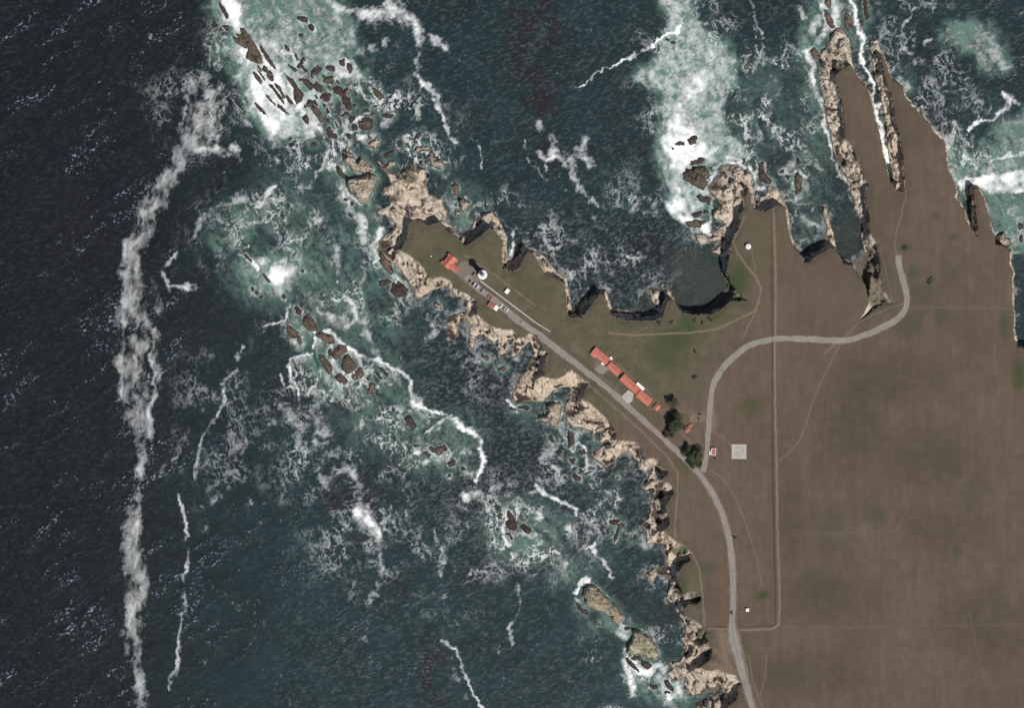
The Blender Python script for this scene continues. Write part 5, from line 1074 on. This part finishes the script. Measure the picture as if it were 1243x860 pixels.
# ------------------------------------------------------------------ trees
def crown_mesh(seed, rad, hgt, n, lumps):
    r = random.Random(seed); v = []; f = []
    cl = []
    for k in range(lumps):
        a = r.uniform(0, 6.28); d = rad * .78 * (1 + .3 * math.cos(2 * a + seed) + .15 * math.cos(3 * a)) * math.sqrt(r.random()); z = hgt * r.uniform(.38, .92) * (1 - .28 * d / rad)
        cl.append((d * math.cos(a), d * math.sin(a), z, rad * r.uniform(.22, .42)))
    for k in range(n):
        x, y, z, q = r.choice(cl)
        u = Vector((r.gauss(0, 1), r.gauss(0, 1), r.gauss(0, .8))).normalized() * q * r.uniform(.55, 1.08)
        c = Vector((x, y, z)) + u
        nrm = (u.normalized() + Vector((r.uniform(-.7, .7), r.uniform(-.7, .7), r.uniform(-.2, .9)))).normalized()
        t1 = nrm.orthogonal().normalized(); t2 = nrm.cross(t1); s = r.uniform(.28, .6) * (rad / 7) ** .5
        rot = r.uniform(0, 6.28); a1 = t1 * math.cos(rot) + t2 * math.sin(rot); a2 = nrm.cross(a1)
        b = len(v); v += [tuple(c + a1 * s), tuple(c + a2 * s * .6), tuple(c - a1 * s), tuple(c - a2 * s * .6 + nrm * s * .25)]; f.append((b, b + 1, b + 2, b + 3))
    return v, f, cl
def tree(name, label, px, py, rad, hgt, seed, cat='tree', group=None, leaf=None, n=5000, lumps=26):
    o = thing(name, label, cat, P(px, py, -.2), random.Random(seed).uniform(0, 6), group)
    v, f, cl = crown_mesh(seed, rad, hgt, n, lumps)
    MB().add(v, f).build('crown', leaf or LEAF, o)
    t_ = MB().lathe((0, 0, 0), [(rad * .075, 0), (rad * .05, hgt * .35), (rad * .02, hgt * .75)], 8); t_.build('trunk', M['trunk'], o)
    lb = MB()
    for x, y, z, q in cl[:8]:
        p0 = Vector((0, 0, hgt * .3)); p1 = Vector((x, y, z)); ax = (p1 - p0); t1 = ax.orthogonal().normalized(); t2 = ax.normalized().cross(t1); k = 5; vv = []
        for p, w in ((p0, rad * .03), (p1, rad * .008)): vv += [tuple(p + (t1 * math.cos(6.283 * i / k) + t2 * math.sin(6.283 * i / k)) * w) for i in range(k)]
        lb.add(vv, [(i, (i + 1) % k, k + (i + 1) % k, k + i) for i in range(k)])
    lb.build('limb', M['trunk'], o)
TG = 'cypress trees near the road fork'
tree('cypress_tree', 'small dark green tree with thin split crown northeast of the orange roofed shed', 815.5, 488, 6.0, 15, 3, 'tree', TG, n=2600, lumps=16)
tree('cypress_tree', 'biggest dark green round tree between the road and the ruined sheds', 820, 513, 9.2, 22, 5, 'tree', TG, n=6500, lumps=30)
tree('cypress_tree', 'lower olive tree growing out of the south side of the biggest tree', 814.5, 526, 7, 13, 8, 'tree', TG, LEAF2, n=3000, lumps=18)
tree('cypress_tree', 'broad dark olive tree standing in the road fork', 843, 555, 10.4, 20, 9, 'tree', TG, n=7000, lumps=30)
tree('cypress_tree', 'narrow dark tree squeezed between the biggest tree and the ruined sheds', 827, 519, 4.6, 11, 21, 'tree', TG, n=2200, lumps=12)
tree('cypress_tree', 'dark tree on the upper left side of the broad tree in the road fork', 834.5, 548, 6.5, 14, 22, 'tree', TG, n=3200, lumps=18)
tree('cypress_tree', 'low olive tree at the lower right tip of the road fork clump', 848, 564, 4.6, 8, 23, 'tree', TG, LEAF2, n=1800, lumps=12)
for i, (lab, x, y, r_, h_) in enumerate([
 ('small dark bush northeast of the houses, upper of two', 843.5, 427, 2.6, 2.4), ('small dark bush northeast of the houses, lower of two', 842.3, 458.5, 3.0, 3.0), ('small bush on the gully edge south of the northern bay, left', 800, 393, 3.0, 3.0), ('small bush above the footpath bend, south of the northern bay', 814, 391, 2.6, 2.4),
 ('dark bush at the edge of the lower road, right side', 891.5, 652, 2.2, 2.2), ('dark bush between tree and gravel road, near the rubble yard', 849, 503.5, 2.0, 2.6), ('second dark bush near the rubble yard, lower', 847, 508.5, 1.6, 2.2), ('low bush just south of the little house by the gravel road', 867, 556.5, 1.6, 1.8),
 ('bush on the north cliff top, leftmost of the three by the bay', 843, 389, 2.6, 2.4), ('bush on the north cliff top, middle of the three by the bay', 852, 392, 2.4, 2.2), ('bush on the north cliff top, rightmost of the three by the bay', 862, 388, 3.0, 2.6), ('lone bush in the brown field east of the twin peninsula', 1128, 341, 4.0, 2.0), ('low bush beside the head of the gravel field road', 1097, 300, 3.6, 2.0)]):
    tree('bush', lab, x, y, r_, h_, 40 + i, 'bush', 'bushes scattered over the headland', LEAF2, n=700, lumps=9)

# rubble yard: single pale stones
for i, (x, y) in enumerate([(837,506),(840,505),(843,507),(838,510),(841,511),(845,509),(836,513),(843,512),(839,508)]):
    rr = random.Random(i); mb = MB(); mb.lathe((0, 0, 0), [(.9 * rr.uniform(.7, 1.2), 0), (1.0, .5), (.7, .9), (.2, 1.1)], 7)
    st_ = mb.build('boulder', M['rubble']); st_.location = P(x + rr.uniform(-.5, .5), y, -.1); st_.scale = (rr.uniform(.7, 1.4), rr.uniform(.6, 1.1), rr.uniform(.6, 1)); st_.rotation_euler = (0, 0, rr.uniform(0, 3))
    tag(st_, 'pale stone lying in the rubble yard left of the gravel road', 'stone', 'pale stones in the rubble yard')

# ------------------------------------------------------------------ fences
def fence(name, label, pts, step=5.5, h=1.2, rails=(.5, .95), group=None, maxposts=98):
    L = sum(math.hypot(b[0] - a[0], b[1] - a[1]) for a, b in zip(pts[:-1], pts[1:])) * S
    step = max(step, L / maxposts)
    o = thing(name, label, 'fence', P(*pts[0]), 0, group); ox, oy, oz = o.location
    pos = []
    for a, b in zip(pts[:-1], pts[1:]):
        n = max(1, int(math.hypot(b[0] - a[0], b[1] - a[1]) * S / step)); pos += [(a[0] + (b[0] - a[0]) * k / n, a[1] + (b[1] - a[1]) * k / n) for k in range(n)]
    pos.append(pts[-1]); W_ = [Vector(P(x, y)) - Vector((ox, oy, oz)) for x, y in pos]
    p0 = MB().box((0, 0, h / 2 - .1), (.18, .18, h + .2)).build('post', M['wood'], o); p0.location = W_[0]
    for w in W_[1:]:
        c = p0.copy(); C.objects.link(c); c.parent = o; c.location = w
    for z in rails:
        rb = MB()
        for a, b in zip(W_[:-1], W_[1:]):
            dr_ = (b - a); t_ = Vector((-dr_.y, dr_.x, 0)).normalized() * .05; u = Vector((0, 0, .06)); q = Vector((0, 0, z)); e = dr_.normalized() * .09
            v = [a + q + s1 * t_ + s2 * u + e for s1, s2 in ((-1, -1), (1, -1), (1, 1), (-1, 1))] + [b + q + s1 * t_ + s2 * u - e for s1, s2 in ((-1, -1), (1, -1), (1, 1), (-1, 1))]
            rb.add(v, [(0, 1, 2, 3), (7, 6, 5, 4), (0, 4, 5, 1), (1, 5, 6, 2), (2, 6, 7, 3), (3, 7, 4, 0)])
        rb.build('rail', M['wood'], o)
FG = 'field fences along the dirt tracks'
fence('field_fence', 'long straight field fence running north to south beside the dirt track', [(936.5,252),(937,400),(937.5,560),(940.5,700),(941,757)], group=FG)
fence('field_fence', 'short field fence from the cliff to the lower road', [(856,761.5),(883,761.5)], group=FG)
fence('field_fence', 'short field fence from the lower road east to the long fence corner', [(903,762),(941,759.5)], group=FG)
fence('hut_fence', 'short fence beside the tiny white ticket hut', [(895.5,740.5),(903,739.5)], 2.5)

# ------------------------------------------------------------------ light, sky, camera
sc = bpy.context.scene
AZ, EL = 140.0, 57.0
w = bpy.data.worlds.new('World'); sc.world = w; w.use_nodes = True
nt = w.node_tree; sk = nt.nodes.new('ShaderNodeTexSky'); sk.sky_type = 'NISHITA'; sk.sun_disc = False
sk.sun_elevation = math.radians(EL); sk.sun_rotation = math.radians(AZ)
bg = nt.nodes['Background']; bg.inputs['Strength'].default_value = .058; nt.links.new(sk.outputs[0], bg.inputs['Color'])
sl = bpy.data.lights.new('sun', 'SUN'); sl.energy = 4.1; sl.angle = math.radians(.53); sl.color = (1, .955, .89)
so = link(bpy.data.objects.new('sun', sl))
sd_ = Vector((math.sin(math.radians(AZ)) * math.cos(math.radians(EL)), math.cos(math.radians(AZ)) * math.cos(math.radians(EL)), math.sin(math.radians(EL))))
so.rotation_euler = sd_.to_track_quat('Z', 'Y').to_euler(); so.location = sd_ * 500
cam = bpy.data.cameras.new('camera'); co = link(bpy.data.objects.new('camera', cam))
HC = 5000.0
co.location = (0, 0, HC); co.rotation_euler = (0, 0, 0)
cam.sensor_width = 36; cam.lens = 36 * (HC - 12) / (1243 * S); cam.clip_start = 10; cam.clip_end = 30000
sc.camera = co
sc.view_settings.view_transform = 'Standard'; sc.view_settings.look = 'None'; sc.view_settings.exposure = 0; sc.view_settings.gamma = 1
